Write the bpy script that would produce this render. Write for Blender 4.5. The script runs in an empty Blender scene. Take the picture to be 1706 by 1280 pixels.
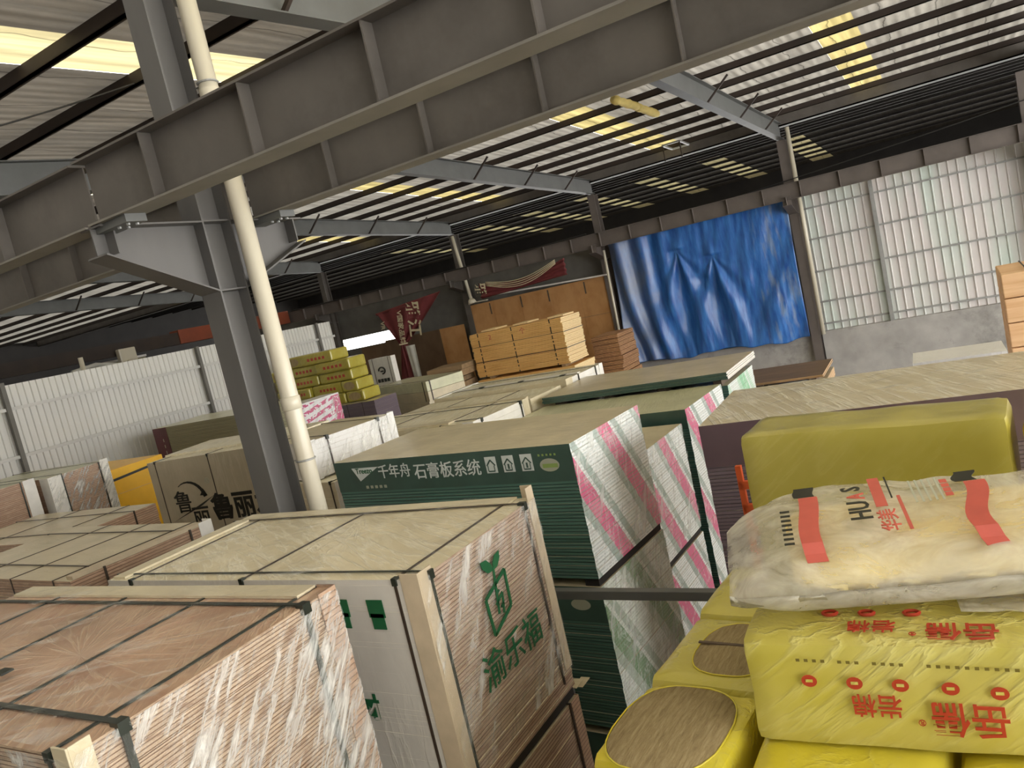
import bpy, math, random
from mathutils import Vector, Matrix, noise
random.seed(7)
FLOOR = -4.6                       # heights below are measured from eye level; everything is lifted by 4.6 at the end
R = math.radians
sc = bpy.context.scene
C = sc.collection

# ---------------------------------------------------------------- mesh helpers
class MB:
    def pieces(s,name,mat,parent):
        # one object for each loose piece
        n=len(s.v); lab=list(range(n))
        def fd(a):
            while lab[a]!=a: lab[a]=lab[lab[a]]; a=lab[a]
            return a
        for f in s.f:
            for q in f[1:]: lab[fd(q)]=fd(f[0])
        gr={}
        for f in s.f: gr.setdefault(fd(f[0]),[]).append(f)
        out=[]
        for fs in gr.values():
            ix=sorted({q for f in fs for q in f}); mp={q:i for i,q in enumerate(ix)}; b=MB(); b.add([s.v[q] for q in ix],[tuple(mp[q] for q in f) for f in fs]); out.append(b.build(name,mat,parent))
        return out
    def __init__(s): s.v=[]; s.f=[]; s.m=[]
    def add(s, vs, fs, m=0):
        b=len(s.v); s.v+= [tuple(p) for p in vs]
        for f in fs: s.f.append(tuple(b+i for i in f)); s.m.append(m)
    def hexa(s, p, m=0, mt=None, mend=None, mside=None):
        # p: 0..3 bottom (x0y0,x1y0,x1y1,x0y1) 4..7 top
        b=len(s.v); s.v+=[tuple(q) for q in p]
        for k,f in enumerate(((0,3,2,1),(4,5,6,7),(0,1,5,4),(1,2,6,5),(2,3,7,6),(3,0,4,7))):
            s.f.append(tuple(b+i for i in f))
            mm=m
            if k==1 and mt is not None: mm=mt
            if k in (2,4) and mend is not None: mm=mend
            s.m.append(mm)
    def box(s,x0,x1,y0,y1,z0,z1,m=0,**k):
        s.hexa([(x0,y0,z0),(x1,y0,z0),(x1,y1,z0),(x0,y1,z0),(x0,y0,z1),(x1,y0,z1),(x1,y1,z1),(x0,y1,z1)],m,**k)
    def beam(s,a,b,w,h,m=0,up=(0,0,1)):
        a=Vector(a); b=Vector(b); d=(b-a).normalized(); up=Vector(up)
        if abs(d.dot(up))>.99: up=Vector((1,0,0))
        si=d.cross(up).normalized()*(w/2); u=si.cross(d).normalized()*(h/2)
        s.hexa([a-si-u,a+si-u,b+si-u,b-si-u,a-si+u,a+si+u,b+si+u,b-si+u],m)
    def tube(s,pts,r,n=12,m=0,cap=True,closed=False):
        pts=[Vector(p) for p in pts]; N=len(pts); rs=r if isinstance(r,(list,tuple)) else [r]*N
        b=len(s.v); pu=None
        for i,p in enumerate(pts):
            t=(pts[(i+1)%N]-pts[i-1]) if closed or 0<i<N-1 else (pts[1]-pts[0] if i==0 else pts[-1]-pts[-2])
            t.normalize()
            if pu is None:
                u=Vector((0,0,1)) if abs(t.z)<.9 else Vector((1,0,0))
            else: u=pu
            u=(u-t*u.dot(t)).normalized(); pu=u; w=t.cross(u)
            for k in range(n):
                a=2*math.pi*k/n; s.v.append(tuple(p+(u*math.cos(a)+w*math.sin(a))*rs[i]))
        for i in range(N if closed else N-1):
            j=(i+1)%N
            for k in range(n):
                s.f.append((b+i*n+k,b+i*n+(k+1)%n,b+j*n+(k+1)%n,b+j*n+k)); s.m.append(m)
        if cap and not closed:
            s.f.append(tuple(b+k for k in reversed(range(n)))); s.m.append(m)
            s.f.append(tuple(b+(N-1)*n+k for k in range(n))); s.m.append(m)
    def grid(s,fn,nu,nv,m=0):
        b=len(s.v)
        for j in range(nv+1):
            for i in range(nu+1): s.v.append(tuple(fn(i/nu,j/nv)))
        for j in range(nv):
            for i in range(nu):
                a=b+j*(nu+1)+i; s.f.append((a,a+1,a+nu+2,a+nu+1)); s.m.append(m)
    def poly(s,pts,m=0): s.add(pts,[tuple(range(len(pts)))],m)
    def prism(s,pts,vec,m=0):
        n=len(pts); vec=Vector(vec); q=[Vector(p) for p in pts]+[Vector(p)+vec for p in pts]
        s.add(q,[tuple(reversed(range(n))),tuple(range(n,2*n))]+[(i,(i+1)%n,n+(i+1)%n,n+i) for i in range(n)],m)
    def build(s,name,mats,parent=None,smooth=False,bevel=0,solid=0,loc=None,rotz=0,sub=0):
        me=bpy.data.meshes.new(name); me.from_pydata(s.v,[],s.f)
        for m in (mats if isinstance(mats,(list,tuple)) else [mats]): me.materials.append(m)
        me.polygons.foreach_set('material_index',s.m)
        if smooth: me.polygons.foreach_set('use_smooth',[True]*len(s.f))
        me.update()
        o=bpy.data.objects.new(name,me); C.objects.link(o)
        if parent: o.parent=parent
        if loc is not None: o.location=loc
        if rotz: o.rotation_euler=(0,0,rotz)
        if solid:
            md=o.modifiers.new('solid','SOLIDIFY'); md.thickness=solid; md.offset=0
        if sub:
            md=o.modifiers.new('sub','SUBSURF'); md.levels=sub; md.render_levels=sub
        if bevel:
            md=o.modifiers.new('bevel','BEVEL'); md.width=bevel; md.segments=2; md.limit_method='ANGLE'
        return o
def tag(o,label=None,cat=None,group=None,kind=None):
    if label: o['label']=label
    if cat: o['category']=cat
    if group: o['group']=group
    if kind: o['kind']=kind
    return o
def thing(name,label,cat,loc=(0,0,0),yaw=0,group=None,kind=None):
    o=bpy.data.objects.new(name,None); C.objects.link(o); o.empty_display_size=.2
    o.location=loc; o.rotation_euler=(0,0,R(yaw)); return tag(o,label,cat,group,kind)
def copy_tree(o,parent=None):
    c=o.copy(); C.objects.link(c)
    if parent: c.parent=parent
    for ch in list(o.children): copy_tree(ch,c)
    return c
def nz(x,y,z=0): return noise.noise(Vector((x,y,z)))

# ---------------------------------------------------------------- materials
def lin(c):
    if isinstance(c,str): c=[int(c[i:i+2],16) for i in (0,2,4)]
    return tuple(((v/255)/12.92 if v/255<=.04045 else ((v/255+.055)/1.055)**2.4) for v in c)+(1,)
class NT:
    def __init__(s,name):
        s.mat=bpy.data.materials.new(name); s.mat.use_nodes=True; s.t=s.mat.node_tree; s.t.nodes.clear()
        s.out=s.n('ShaderNodeOutputMaterial'); s._co=None
    def n(s,t,**k):
        x=s.t.nodes.new(t)
        for a,b in k.items(): setattr(x,a,b)
        return x
    def l(s,a,b): s.t.links.new(a,b)
    def put(s,sock,v):
        if isinstance(v,bpy.types.NodeSocket): s.l(v,sock)
        elif isinstance(v,(tuple,list)) and len(v)==4 and sock.type=='VECTOR': sock.default_value=v[:3]
        else: sock.default_value=v
    @property
    def co(s):
        if not s._co: s._co=s.n('ShaderNodeTexCoord').outputs['Object']
        return s._co
    def map(s,scale=(1,1,1),rot=(0,0,0),loc=(0,0,0),vec=None):
        x=s.n('ShaderNodeMapping'); s.l(vec or s.co,x.inputs[0]); x.inputs['Scale'].default_value=scale; x.inputs['Rotation'].default_value=rot; x.inputs['Location'].default_value=loc
        return x.outputs[0]
    def dirmap(s,rot,scale):
        return s.map(scale,vec=s.map(rot=rot))
    def noise(s,scale,vec=None,detail=3,rough=.55,dist=0,out='Fac'):
        x=s.n('ShaderNodeTexNoise'); s.l(vec or s.co,x.inputs['Vector']); x.inputs['Scale'].default_value=scale; x.inputs['Detail'].default_value=detail; x.inputs['Roughness'].default_value=rough; x.inputs['Distortion'].default_value=dist
        return x.outputs[out]
    def ramp(s,fac,stops,interp='LINEAR'):
        x=s.n('ShaderNodeValToRGB'); s.l(fac,x.inputs[0]); e=x.color_ramp.elements; x.color_ramp.interpolation=interp
        while len(e)<len(stops): e.new(.5)
        for i,(p,c) in enumerate(stops):
            e[i].position=p; e[i].color=c if isinstance(c,tuple) else (c,c,c,1)
        return x.outputs[0]
    def math(s,op,a,b=None,c=None,clamp=False):
        x=s.n('ShaderNodeMath',operation=op,use_clamp=clamp); s.put(x.inputs[0],a)
        if b is not None: s.put(x.inputs[1],b)
        if c is not None: s.put(x.inputs[2],c)
        return x.outputs[0]
    def mix(s,f,a,b,bt='MIX'):
        x=s.n('ShaderNodeMix',data_type='RGBA',blend_type=bt); s.put(x.inputs[0],f); s.put(x.inputs[6],a); s.put(x.inputs[7],b); return x.outputs[2]
    def xyz(s,vec=None):
        x=s.n('ShaderNodeSeparateXYZ'); s.l(vec or s.co,x.inputs[0]); return x.outputs
    def bump(s,h,strength=.3,dist=.01,normal=None):
        x=s.n('ShaderNodeBump'); s.l(h,x.inputs['Height']); x.inputs['Strength'].default_value=strength; x.inputs['Distance'].default_value=dist
        if normal: s.l(normal,x.inputs['Normal'])
        return x.outputs[0]
    def bsdf(s,col,rough=.5,metal=0,normal=None,spec=.5,coat=0,coat_rough=.2,trans=None,alpha=None):
        x=s.n('ShaderNodeBsdfPrincipled'); s.put(x.inputs['Base Color'],col); s.put(x.inputs['Roughness'],rough); s.put(x.inputs['Metallic'],metal)
        x.inputs['Specular IOR Level'].default_value=spec; s.put(x.inputs['Coat Weight'],coat); s.put(x.inputs['Coat Roughness'],coat_rough)
        if normal is not None:
            s.l(normal,x.inputs['Normal']); s.l(normal,x.inputs['Coat Normal'])
        return x.outputs[0]
    def done(s,sh): s.l(sh,s.out.inputs[0]); return s.mat
def plain(name,col,rough=.6,metal=0,var=.15,scale=6,bump=.0,bs=30,coat=0,spec=.5,stretch=(1,1,1),dirt=None,dirt_amt=.5):
    t=NT(name); c=lin(col); v=t.map(stretch)
    d=tuple(x*(1-var) for x in c[:3])+(1,); u=tuple(min(1,x*(1+var)) for x in c[:3])+(1,)
    colr=t.ramp(t.noise(scale,v,4),[(.3,d),(.7,u)])
    if dirt:
        colr=t.mix(t.ramp(t.noise(scale*.35,v,6,.7),[(.5,0.),(.72,dirt_amt)]),colr,lin(dirt))
    nrm=t.bump(t.noise(bs,v,3),bump,.01) if bump else None
    return t.done(t.bsdf(colr,rough,metal,nrm,spec,coat))
def folds(t,scale,rot,aniso=(7,1,7),warp=.35,dense=False):
    """long straight-ish folds of thin plastic: a height and a mask of sharp ridges"""
    v=t.dirmap(rot,aniso); n=t.noise(scale,v,4,.55,warp)
    rid=t.ramp(t.math('ABSOLUTE',t.math('SUBTRACT',n,.5)),[(0,1.),(.04,.3),(.09,0.)])
    msk=t.ramp(t.noise(1.6,None,2),[(.2,.25),(.5,1.)] if dense else [(.38,0.),(.62,1.)])
    return n,t.math('MULTIPLY',rid,msk)
def creased(name,col,rough=.35,crease=.5,scale=2.2,stretch=None,var=.12,coat=.5,streak='f2ecd8',streak_amt=.25,rotz=0,spots=None,centre=None,aniso=(7,1,7),dense=False):
    # paper or board under clinging plastic: long creases, their glints painted as pale streaks
    t=NT(name); c=lin(col)
    d=tuple(x*(1-var) for x in c[:3])+(1,); u=tuple(min(1,x*(1+var)) for x in c[:3])+(1,)
    base=t.ramp(t.noise(3,None,4),[(.3,d),(.7,u)])
    if spots: base=t.mix(t.ramp(t.noise(2.3,None,6,.75),[(.5,0.),(.68,.45)]),base,lin(spots))
    n,rid=folds(t,scale,(0,0,R(rotz)),aniso,dense=dense)
    h=t.math('ADD',t.math('MULTIPLY',rid,.7),n)
    if centre:
        # pleats spreading from where the straps pinch the film
        o=t.xyz(t.map(loc=(-centre[0],-centre[1],0)))
        an=t.math('ARCTAN2',o[1],o[0]); rr=t.math('SQRT',t.math('ADD',t.math('MULTIPLY',o[0],o[0]),t.math('MULTIPLY',o[1],o[1])))
        cb=t.n('ShaderNodeCombineXYZ'); t.l(t.math('MULTIPLY',an,6),cb.inputs[0]); t.l(t.math('MULTIPLY',rr,1.2),cb.inputs[1])
        n2=t.noise(1.1,cb.outputs[0],3,.5,.2); r2=t.ramp(t.math('ABSOLUTE',t.math('SUBTRACT',n2,.5)),[(0,1.),(.03,.2),(.06,0.)])
        fall=t.ramp(rr,[(.1,1.),(1.1,.15)]); r2=t.math('MULTIPLY',r2,fall)
        rid=t.math('MAXIMUM',rid,r2); h=t.math('ADD',h,t.math('MULTIPLY',t.math('ADD',n2,r2),fall))
    base=t.mix(t.math('MULTIPLY',rid,streak_amt),base,lin(streak))
    return t.done(t.bsdf(base,rough,0,t.bump(h,crease,.012),.5,coat,.18))
def layered(name,col,dark,freq,gap=.25,rough=.55,streaks=None,coat=0,bumps=.5,wob=.0):
    # edges of stacked sheets: thin dark lines between layers, streaked along the sheet
    t=NT(name); z=t.xyz()[2]; fr=t.math('FRACT',t.math('MULTIPLY',z,freq))
    line=t.ramp(fr,[(0,1.),(gap*.5,1.),(gap,0.),(1-gap*.2,0.),(1,1.)])
    c=lin(col); base=t.ramp(t.noise(1,t.map((1.5,1.5,freq*1.4)),3),[(.3,tuple(x*.8 for x in c[:3])+(1,)),(.7,tuple(min(1,x*1.15) for x in c[:3])+(1,))])
    if streaks:
        base=t.mix(t.ramp(t.noise(1,t.map((9,9,freq*.9)),5,.65),[(.5,0.),(.66,.8)]),base,lin(streaks))
    base=t.mix(line,base,lin(dark))
    h=t.math('SUBTRACT',1.,line)
    return t.done(t.bsdf(base,rough,0,t.bump(h,bumps,.006),.4,coat,.15))
def film(name,tint='f4f4ee',amt=(.05,.55),scale=3,rot=(0,0,0),base=.06,rough=.12,thr=(.5,.75),aniso=(6,6,1),**k):
    t=NT(name); v=t.dirmap(rot,aniso)
    n=t.noise(scale,v,6,.66,.5); big=t.noise(2.2,None,4,.6); f=t.ramp(t.math('ADD',n,t.math('MULTIPLY',t.math('SUBTRACT',big,.5),.55)),[(thr[0],base),(thr[1],amt[1])])  # white streaks in the film paint its sheen
    nrm=t.bump(n,1.,.03)
    tr=t.n('ShaderNodeBsdfTransparent'); pb=t.bsdf(lin(tint),rough,0,nrm,.6)
    mx=t.n('ShaderNodeMixShader'); t.l(f,mx.inputs[0]); t.l(tr.outputs[0],mx.inputs[1]); t.l(pb,mx.inputs[2])
    return t.done(mx.outputs[0])
def stripes_end(name,white='f0f4f2',pink='e0608e',grey='a8b8b0',per=.56,ang=57,text='8fa09c',coat=.4,off=0):
    # printed board-end cover: slanted pink and grey-green bands on white with rows of fine print
    t=NT(name); o=t.xyz(); a=R(ang)
    s=t.math('ADD',t.math('MULTIPLY',o[0],math.sin(a)),t.math('MULTIPLY',o[2],math.cos(a)))
    fr=t.math('FRACT',t.math('ADD',t.math('DIVIDE',s,per),off))
    base=t.ramp(fr,[(0,lin(pink)),(.25,lin(white)),(.31,lin(grey)),(.44,lin(white)),(.82,lin(grey)),(.96,lin(pink))],'CONSTANT')
    rows=t.math('FRACT',t.math('MULTIPLY',o[2],36.)); tl=t.math('MULTIPLY',t.math('GREATER_THAN',rows,.55),t.math('GREATER_THAN',t.noise(1,t.map((70,70,36)),2),.44))
    base=t.mix(t.math('MULTIPLY',tl,.5),base,lin(text))
    cr=t.noise(5,t.map((1.2,1,.5),(0,R(35),0)),5,.6,.8); rid=t.ramp(t.math('ABSOLUTE',t.math('SUBTRACT',cr,.5)),[(0,1.),(.03,0.)])
    base=t.mix(t.math('MULTIPLY',rid,.5),base,lin('f2f5f4'))  # crease highlights painted as white lines
    return t.done(t.bsdf(base,.35,0,t.bump(t.math('ADD',cr,t.math('MULTIPLY',rid,.5)),.4,.012),.5,coat,.15))

M={}
M['steel']=plain('dark_grey_steel_paint','605b56',.6,.0,.14,2.5,.05,40,dirt='332e2a',dirt_amt=.4,spec=.3)
M['flange']=plain('flange_bounce_lit_paint','7a766e',.6,.0,.12,3,.04,40,spec=.3)  # lighter tone paints in light bounced onto the underside
M['steel_col']=plain('column_grey_paint','5c5a58',.5,.0,.12,2.5,.04,40,dirt='454140',dirt_amt=.4,stretch=(1,1,.3),spec=.3)
M['steel_light']=plain('rafter_grey_paint','5a5b59',.55,.0,.12,2,.04,40,dirt='444340',dirt_amt=.4)
M['steel_far']=plain('far_beam_paint','635b56',.6,.0,.12,2,.04,40,dirt='4d4641')
M['purlin']=plain('rusty_brown_purlin','2e241e',.7,.0,.25,2,.1,30,dirt='4d3a26',dirt_amt=.35,stretch=(1,.3,1))
M['shade_brown']=plain('dark_shade_brown','1f1a17',.8,.0,.2,2)  # near-black brown holding the shade of pack gaps and the rear bay
M['orange']=plain('orange_red_paint','7e3c22',.55,0,.15,2,dirt='6b3a26')
M['pvc']=plain('cream_pvc','c6bfac',.35,0,.06,3,coat=.2,dirt='a89f88',dirt_amt=.35,stretch=(1,1,.2))
M['strap']=plain('black_green_strap','20261f',.35,0,.2,8)
M['strapbrown']=plain('brown_strap','3a2f26',.4,0,.2,8)
M['paper']=creased('kraft_under_film','cdc1a2',.4,.4,2.2,rotz=0,spots='b3a383')
M['paper2']=creased('greyish_kraft','bfb294',.45,.3,1.8,streak_amt=.12)
M['paper_x']=creased('kraft_creased_across','c8bb9b',.36,.8,1.0,streak_amt=.7,rotz=65,dense=True,aniso=(11,1,11))
M['paper_logo']=creased('kraft_pleated_from_straps','d2c5a3',.34,.6,1.5,streak_amt=.6,rotz=30,centre=(1.0,1.2),dense=True)
M['cream']=creased('cream_film_top','e2d9ba',.4,.5,2.0,streak='fbf8ea',streak_amt=.6,rotz=70,dense=True)
M['greentop']=creased('pale_green_kraft','c3c2a0',.42,.35,2,streak_amt=.2,rotz=75)
M['redtop']=creased('red_brown_board_top','ae8d73',.35,.4,2.2,None,.2,streak='ecd6b4',streak_amt=.35,rotz=55,spots='9a6250',centre=(.55,.85))
M['brownedge']=layered('fibre_edge_brown','b39c83','6f5440',62,.3,.5,'70503c',.5)
M['brownlogo']=layered('fibre_edge_logo','ab9480','7a6050',48,.28,.5,'8a6a5a',.5)
M['brownfar']=layered('fibre_edge_far','a98a72','7d6250',40,.22,.5,'c2a68c',.5)
M['whiteboard']=plain('white_corner_board','dcd9d2',.5,0,.08,6,.15,20,coat=.2)
M['kraftboard']=plain('kraft_corner_board','b9a98f',.5,0,.12,6,.15,20,coat=.2)
M['whitewrap']=creased('white_foam_wrap','dedddb',.5,.6,2.5,None,.05,.2,streak='ffffff',streak_amt=.3,aniso=(6,6,1))
M['greyside']=creased('white_cover_side','c9c5bc',.45,.3,2,None,.08,.4,streak_amt=.15,aniso=(5,5,1))
M['luside']=creased('beige_cover_side','b0a58d',.45,.4,1.6,None,.08,.4,streak='cfc8b3',streak_amt=.25,aniso=(5,5,.8))
M['green']=layered('dark_green_board_edges','52756a','243b34',38,.28,.4,None,.35)
M['greenband']=plain('dark_green_band','3d564d',.35,0,.12,5,coat=.4)
M['purple']=layered('mauve_board_edges','6f626a','4a4048',38,.26,.4,None,.35)
M['purpleband']=plain('mauve_band','5e4c53',.4,0,.12,3,coat=.4)
M['purpledark']=plain('slate_house_print','4b484c',.4,0,.1,3,coat=.4)
M['maroonband']=plain('maroon_band','5a2f35',.4,0,.15,5)
M['olive']=layered('olive_board_edges','8b876c','6a6650',34,.25,.5)
M['pinkend']=stripes_end('pink_stripe_end',off=.28)
M['pinkend2']=stripes_end('pink_stripe_end_b',off=.1)
M['greenend']=stripes_end('green_stripe_end',pink='6f9168',grey='a9b6a6',white='d8ded4',off=.2,text='9aa79a')
M['mintend']=stripes_end('mint_end',pink='8fd0a0',grey='bfe0c8',white='e6eee8',off=.1,per=.8)
M['plyedge']=layered('ply_edges','b99a74','80603e',30,.2,.6)
M['pallet']=plain('pallet_wood','8d7557',.8,0,.25,7,.3,20,stretch=(1,.2,1))
M['pallet_dark']=plain('dark_pallet_wood','5b4d3f',.85,0,.25,7,.3,20,stretch=(1,.2,1))
M['lumber']=None
def lumber_mat(name,col,dark,grain=(2,.6,14),coat=.0):
    t=NT(name); c=lin(col)
    b=t.ramp(t.noise(3,t.map(grain),5,.6,.3),[(.3,lin(dark)),(.62,c)])
    b=t.mix(t.ramp(t.noise(.9,None,2),[(.4,0.),(.7,.3)]),b,tuple(min(1,x*1.2) for x in c[:3])+(1,))
    return t.done(t.bsdf(b,.6,0,t.bump(t.noise(8,t.map(grain),4),.2,.005),.4,coat))
M['lumber']=lumber_mat('pine_strips','e8bd78','cf9a55')
M['lumber_end']=plain('pale_pine_ends','eed3a0',.65,0,.14,40,.2,60)
M['lumber_pale']=lumber_mat('pale_peach_timber','e6bf94','d6a77a',(2,.5,9))
M['ply']=lumber_mat('plywood_panel','b98c5c','a47443',(2,.7,.5),.2)
M['ply_dark']=lumber_mat('aged_plywood','6e5843','5a4636',(2,.7,.5),.1)
M['osb']=layered('rough_sheet_edges','a87e58','5c4230',22,.35,.7,'c79a70')
M['wool_yellow']=None
def wrap_mat(name,col,sat='b8a81c',rough=.28,crease=.55,rot=(R(40),0,0),amt=.35,scale=1.6,aniso=(5,1,6)):
    t=NT(name); n,rid=folds(t,scale,rot,aniso,.25)
    b=t.ramp(t.noise(2.2,None,4),[(.3,lin(sat)),(.7,lin(col))])
    b=t.mix(t.math('MULTIPLY',rid,amt),b,lin('efe9a0'))  # glints along the folds painted as pale ridges
    nrm=t.bump(t.math('ADD',n,t.math('MULTIPLY',rid,.6)),crease,.015)
    pb=t.bsdf(b,rough,0,nrm,.5,.4,.15)
    tl=t.n('ShaderNodeBsdfTranslucent'); t.l(b,tl.inputs[0])
    mx=t.n('ShaderNodeMixShader'); mx.inputs[0].default_value=.12; t.l(pb,mx.inputs[1]); t.l(tl.outputs[0],mx.inputs[2])
    return t.done(mx.outputs[0])
M['wool_yellow']=wrap_mat('yellow_plastic_wrap','d2c66c','c2b545')
M['wool_olive']=wrap_mat('olive_yellow_wrap','b9ad55','aca043',crease=.15,amt=.1)
M['wool_bright']=wrap_mat('bright_yellow_wrap','e2d34a','d4c22c',crease=.4,amt=.2)
M['core']=None
def core_mat():
    t=NT('brown_mineral_wool'); n=t.noise(2,t.map((4,30,4),(0,0,R(8))),6,.75,.5)
    b=t.ramp(n,[(.25,lin('7d6b4c')),(.5,lin('a39069')),(.75,lin('c0ae86'))])
    return t.done(t.bsdf(b,.95,0,t.bump(t.noise(3,t.map((6,40,6)),6,.8),.8,.01),.1))
M['core']=core_mat()
M['far_yellow']=wrap_mat('far_yellow_wrap','b5a947','a3962e',crease=.3,amt=.15)
M['red']=plain('red_print','b03a26',.4,0,.08,8)
M['redbag']=plain('red_bag_print','c0584a',.4,0,.1,8)
M['black']=plain('black_print','23241f',.4,0,.1,8)
M['dgreen']=plain('dark_green_print','1e5a38',.4,0,.12,8)
M['wprint']=plain('white_print','d2d8d4',.4,0,.05,8)
M['brownprint']=plain('brown_print','6e6228',.5,0,.05,8)
M['grprint']=plain('grey_print','a9ab98',.5,0,.05,8)
M['lgprint']=plain('lime_print','8aa25a',.5,0,.05,8)
M['yellowbox']=plain('strong_yellow_sheet','fac01a',.45,0,.06,4,coat=.3)
M['concrete']=plain('rendered_concrete','a5a29e',.9,0,.16,1.6,.25,18,dirt='4f4c49',dirt_amt=.8)
M['floor']=plain('dusty_concrete_floor','7d7870',.85,0,.15,1.2,.15,14,dirt='5c564e')
M['fence']=plain('pale_grey_sheet_metal','c9c8c3',.5,0,.06,.8,.02,20,dirt='b3b2ac',dirt_amt=.4,stretch=(1,1,.15))
M['fencerail']=plain('fence_rail_paint','b9b8b4',.5,0,.06,2)
def whitewall():
    t=NT('translucent_white_sheeting'); b=t.ramp(t.noise(.9,t.map((1,1.4,.18)),3),[(.3,lin('c9cfca')),(.5,lin('d2ccca')),(.7,lin('c6d3cb'))])
    return t.done(t.bsdf(b,.5,0,None,.4))
M['whitewall']=whitewall()
M['rail']=plain('galvanised_rail','9b9c9a',.45,.3,.1,5)
M['darkwall']=plain('dark_sheet_wall','2b2826',.8,0,.2,1.5)
M['greywall']=plain('grey_sheet_wall','66645f',.7,0,.2,1.5)
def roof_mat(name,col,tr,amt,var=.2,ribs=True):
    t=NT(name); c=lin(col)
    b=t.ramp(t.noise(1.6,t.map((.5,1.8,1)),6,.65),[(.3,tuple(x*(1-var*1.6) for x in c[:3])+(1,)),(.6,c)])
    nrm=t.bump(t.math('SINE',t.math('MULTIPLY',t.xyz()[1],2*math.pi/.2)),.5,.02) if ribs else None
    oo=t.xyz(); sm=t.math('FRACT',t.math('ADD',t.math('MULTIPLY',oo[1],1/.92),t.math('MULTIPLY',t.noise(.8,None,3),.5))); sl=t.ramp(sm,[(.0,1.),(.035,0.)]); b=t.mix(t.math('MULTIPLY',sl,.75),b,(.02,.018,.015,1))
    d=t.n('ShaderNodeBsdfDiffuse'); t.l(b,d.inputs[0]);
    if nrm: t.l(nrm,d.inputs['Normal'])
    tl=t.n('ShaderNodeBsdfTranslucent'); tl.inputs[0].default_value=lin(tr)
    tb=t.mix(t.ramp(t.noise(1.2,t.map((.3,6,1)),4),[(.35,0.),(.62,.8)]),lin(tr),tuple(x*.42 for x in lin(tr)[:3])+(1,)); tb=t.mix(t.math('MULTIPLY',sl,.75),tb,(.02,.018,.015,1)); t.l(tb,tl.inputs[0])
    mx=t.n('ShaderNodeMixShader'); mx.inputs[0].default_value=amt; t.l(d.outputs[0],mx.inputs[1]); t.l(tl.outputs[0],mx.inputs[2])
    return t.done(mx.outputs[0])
M['roof']=roof_mat('thin_white_roof_sheet','b3ada2','e8e2d6',.065)
M['roof_near']=roof_mat('dull_insulated_roof_sheet','988f84','d8cfc0',.03,.3)
M['roof_over']=roof_mat('fill_light_roof_sheet','b3ada2','efe9dc',.16)  # for the unseen bay overhead, made to pass extra light onto the packs
M['skylight']=roof_mat('yellowed_rooflight_sheet','c9bb80','efdc98',.15,.1)
M['skylight_pale']=roof_mat('pale_rooflight_sheet','d0c498','f6e8b4',.2,.1)
M['roof_dark']=roof_mat('dim_bay_roof_sheet','3a3733','3a3733',.0)  # opaque and dark, painting in the dimness of the rear bay
def tarp():
    t=NT('blue_tarpaulin'); o=t.xyz(); n=t.noise(1.1,None,5,.6)
    b=t.ramp(t.noise(3,t.map((1,3,.6)),4),[(.3,lin('1d4f9c')),(.7,lin('3a78c0'))])
    worn=t.math('ADD',t.math('MULTIPLY',t.math('SUBTRACT',o[1],7.9),.45),t.math('MULTIPLY',t.math('SUBTRACT',n,.5),1.6))
    b=t.mix(t.ramp(worn,[(.15,0.),(.75,.75)]),b,lin('6f7889'))
    w2=t.math('MULTIPLY',t.math('LESS_THAN',o[1],5.2),t.ramp(t.noise(2.4,t.map((1,2.2,.5),(R(25),0,0)),4),[(.5,0.),(.66,.4)]))
    b=t.mix(w2,b,lin('9aa3a0'))
    return t.done(t.bsdf(b,.38,0,t.bump(t.noise(12,t.map((1,2.2,.35)),5),.3,.02),.5,.2))
M['tarp']=tarp()
M['maroon']=plain('maroon_banner_cloth','6e2e30',.7,0,.15,3,.15,20)
M['bannertext']=plain('pale_banner_text','cfc3a2',.6,0,.1,8)
M['whitecloth']=plain('white_lining_cloth','c9c8c0',.7,0,.1,4)
M['wire']=plain('black_cable','1d1b1a',.5)
def bag_mat():
    t=NT('milky_plastic_bag'); n=t.noise(5,t.map((1.5,.8,1.5)),5,.6,.8)
    f=t.ramp(n,[(.35,.22),(.7,.68)]); nrm=t.bump(n,.6,.02)
    tr=t.n('ShaderNodeBsdfTransparent'); pb=t.bsdf(lin('dcd6c4'),.3,0,nrm,.5)
    mx=t.n('ShaderNodeMixShader'); t.l(f,mx.inputs[0]); t.l(tr.outputs[0],mx.inputs[1]); t.l(pb,mx.inputs[2]); return t.done(mx.outputs[0])
M['bag']=bag_mat()
M['batt']=plain('pale_yellow_glass_wool','e6d080',.8,0,.12,3,.3,30,stretch=(1,.3,2))
M['orangemesh']=plain('orange_plastic','cf5a2a',.45,0,.1,6)
M['film_end']=film('wrinkled_stretch_film',amt=(.02,.72),rot=(0,R(-38),0),base=.05,thr=(.43,.70),scale=3.8)
M['film_top']=film('clear_stretch_film_top',amt=(.0,.4),rot=(0,0,R(-30)),base=.02,thr=(.55,.78),scale=2.2,aniso=(6,1,6))
M['film_soft']=film('loose_stretch_film',amt=(.02,.6),rot=(0,R(-30),0),base=.05,thr=(.49,.76),scale=2.2)

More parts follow.
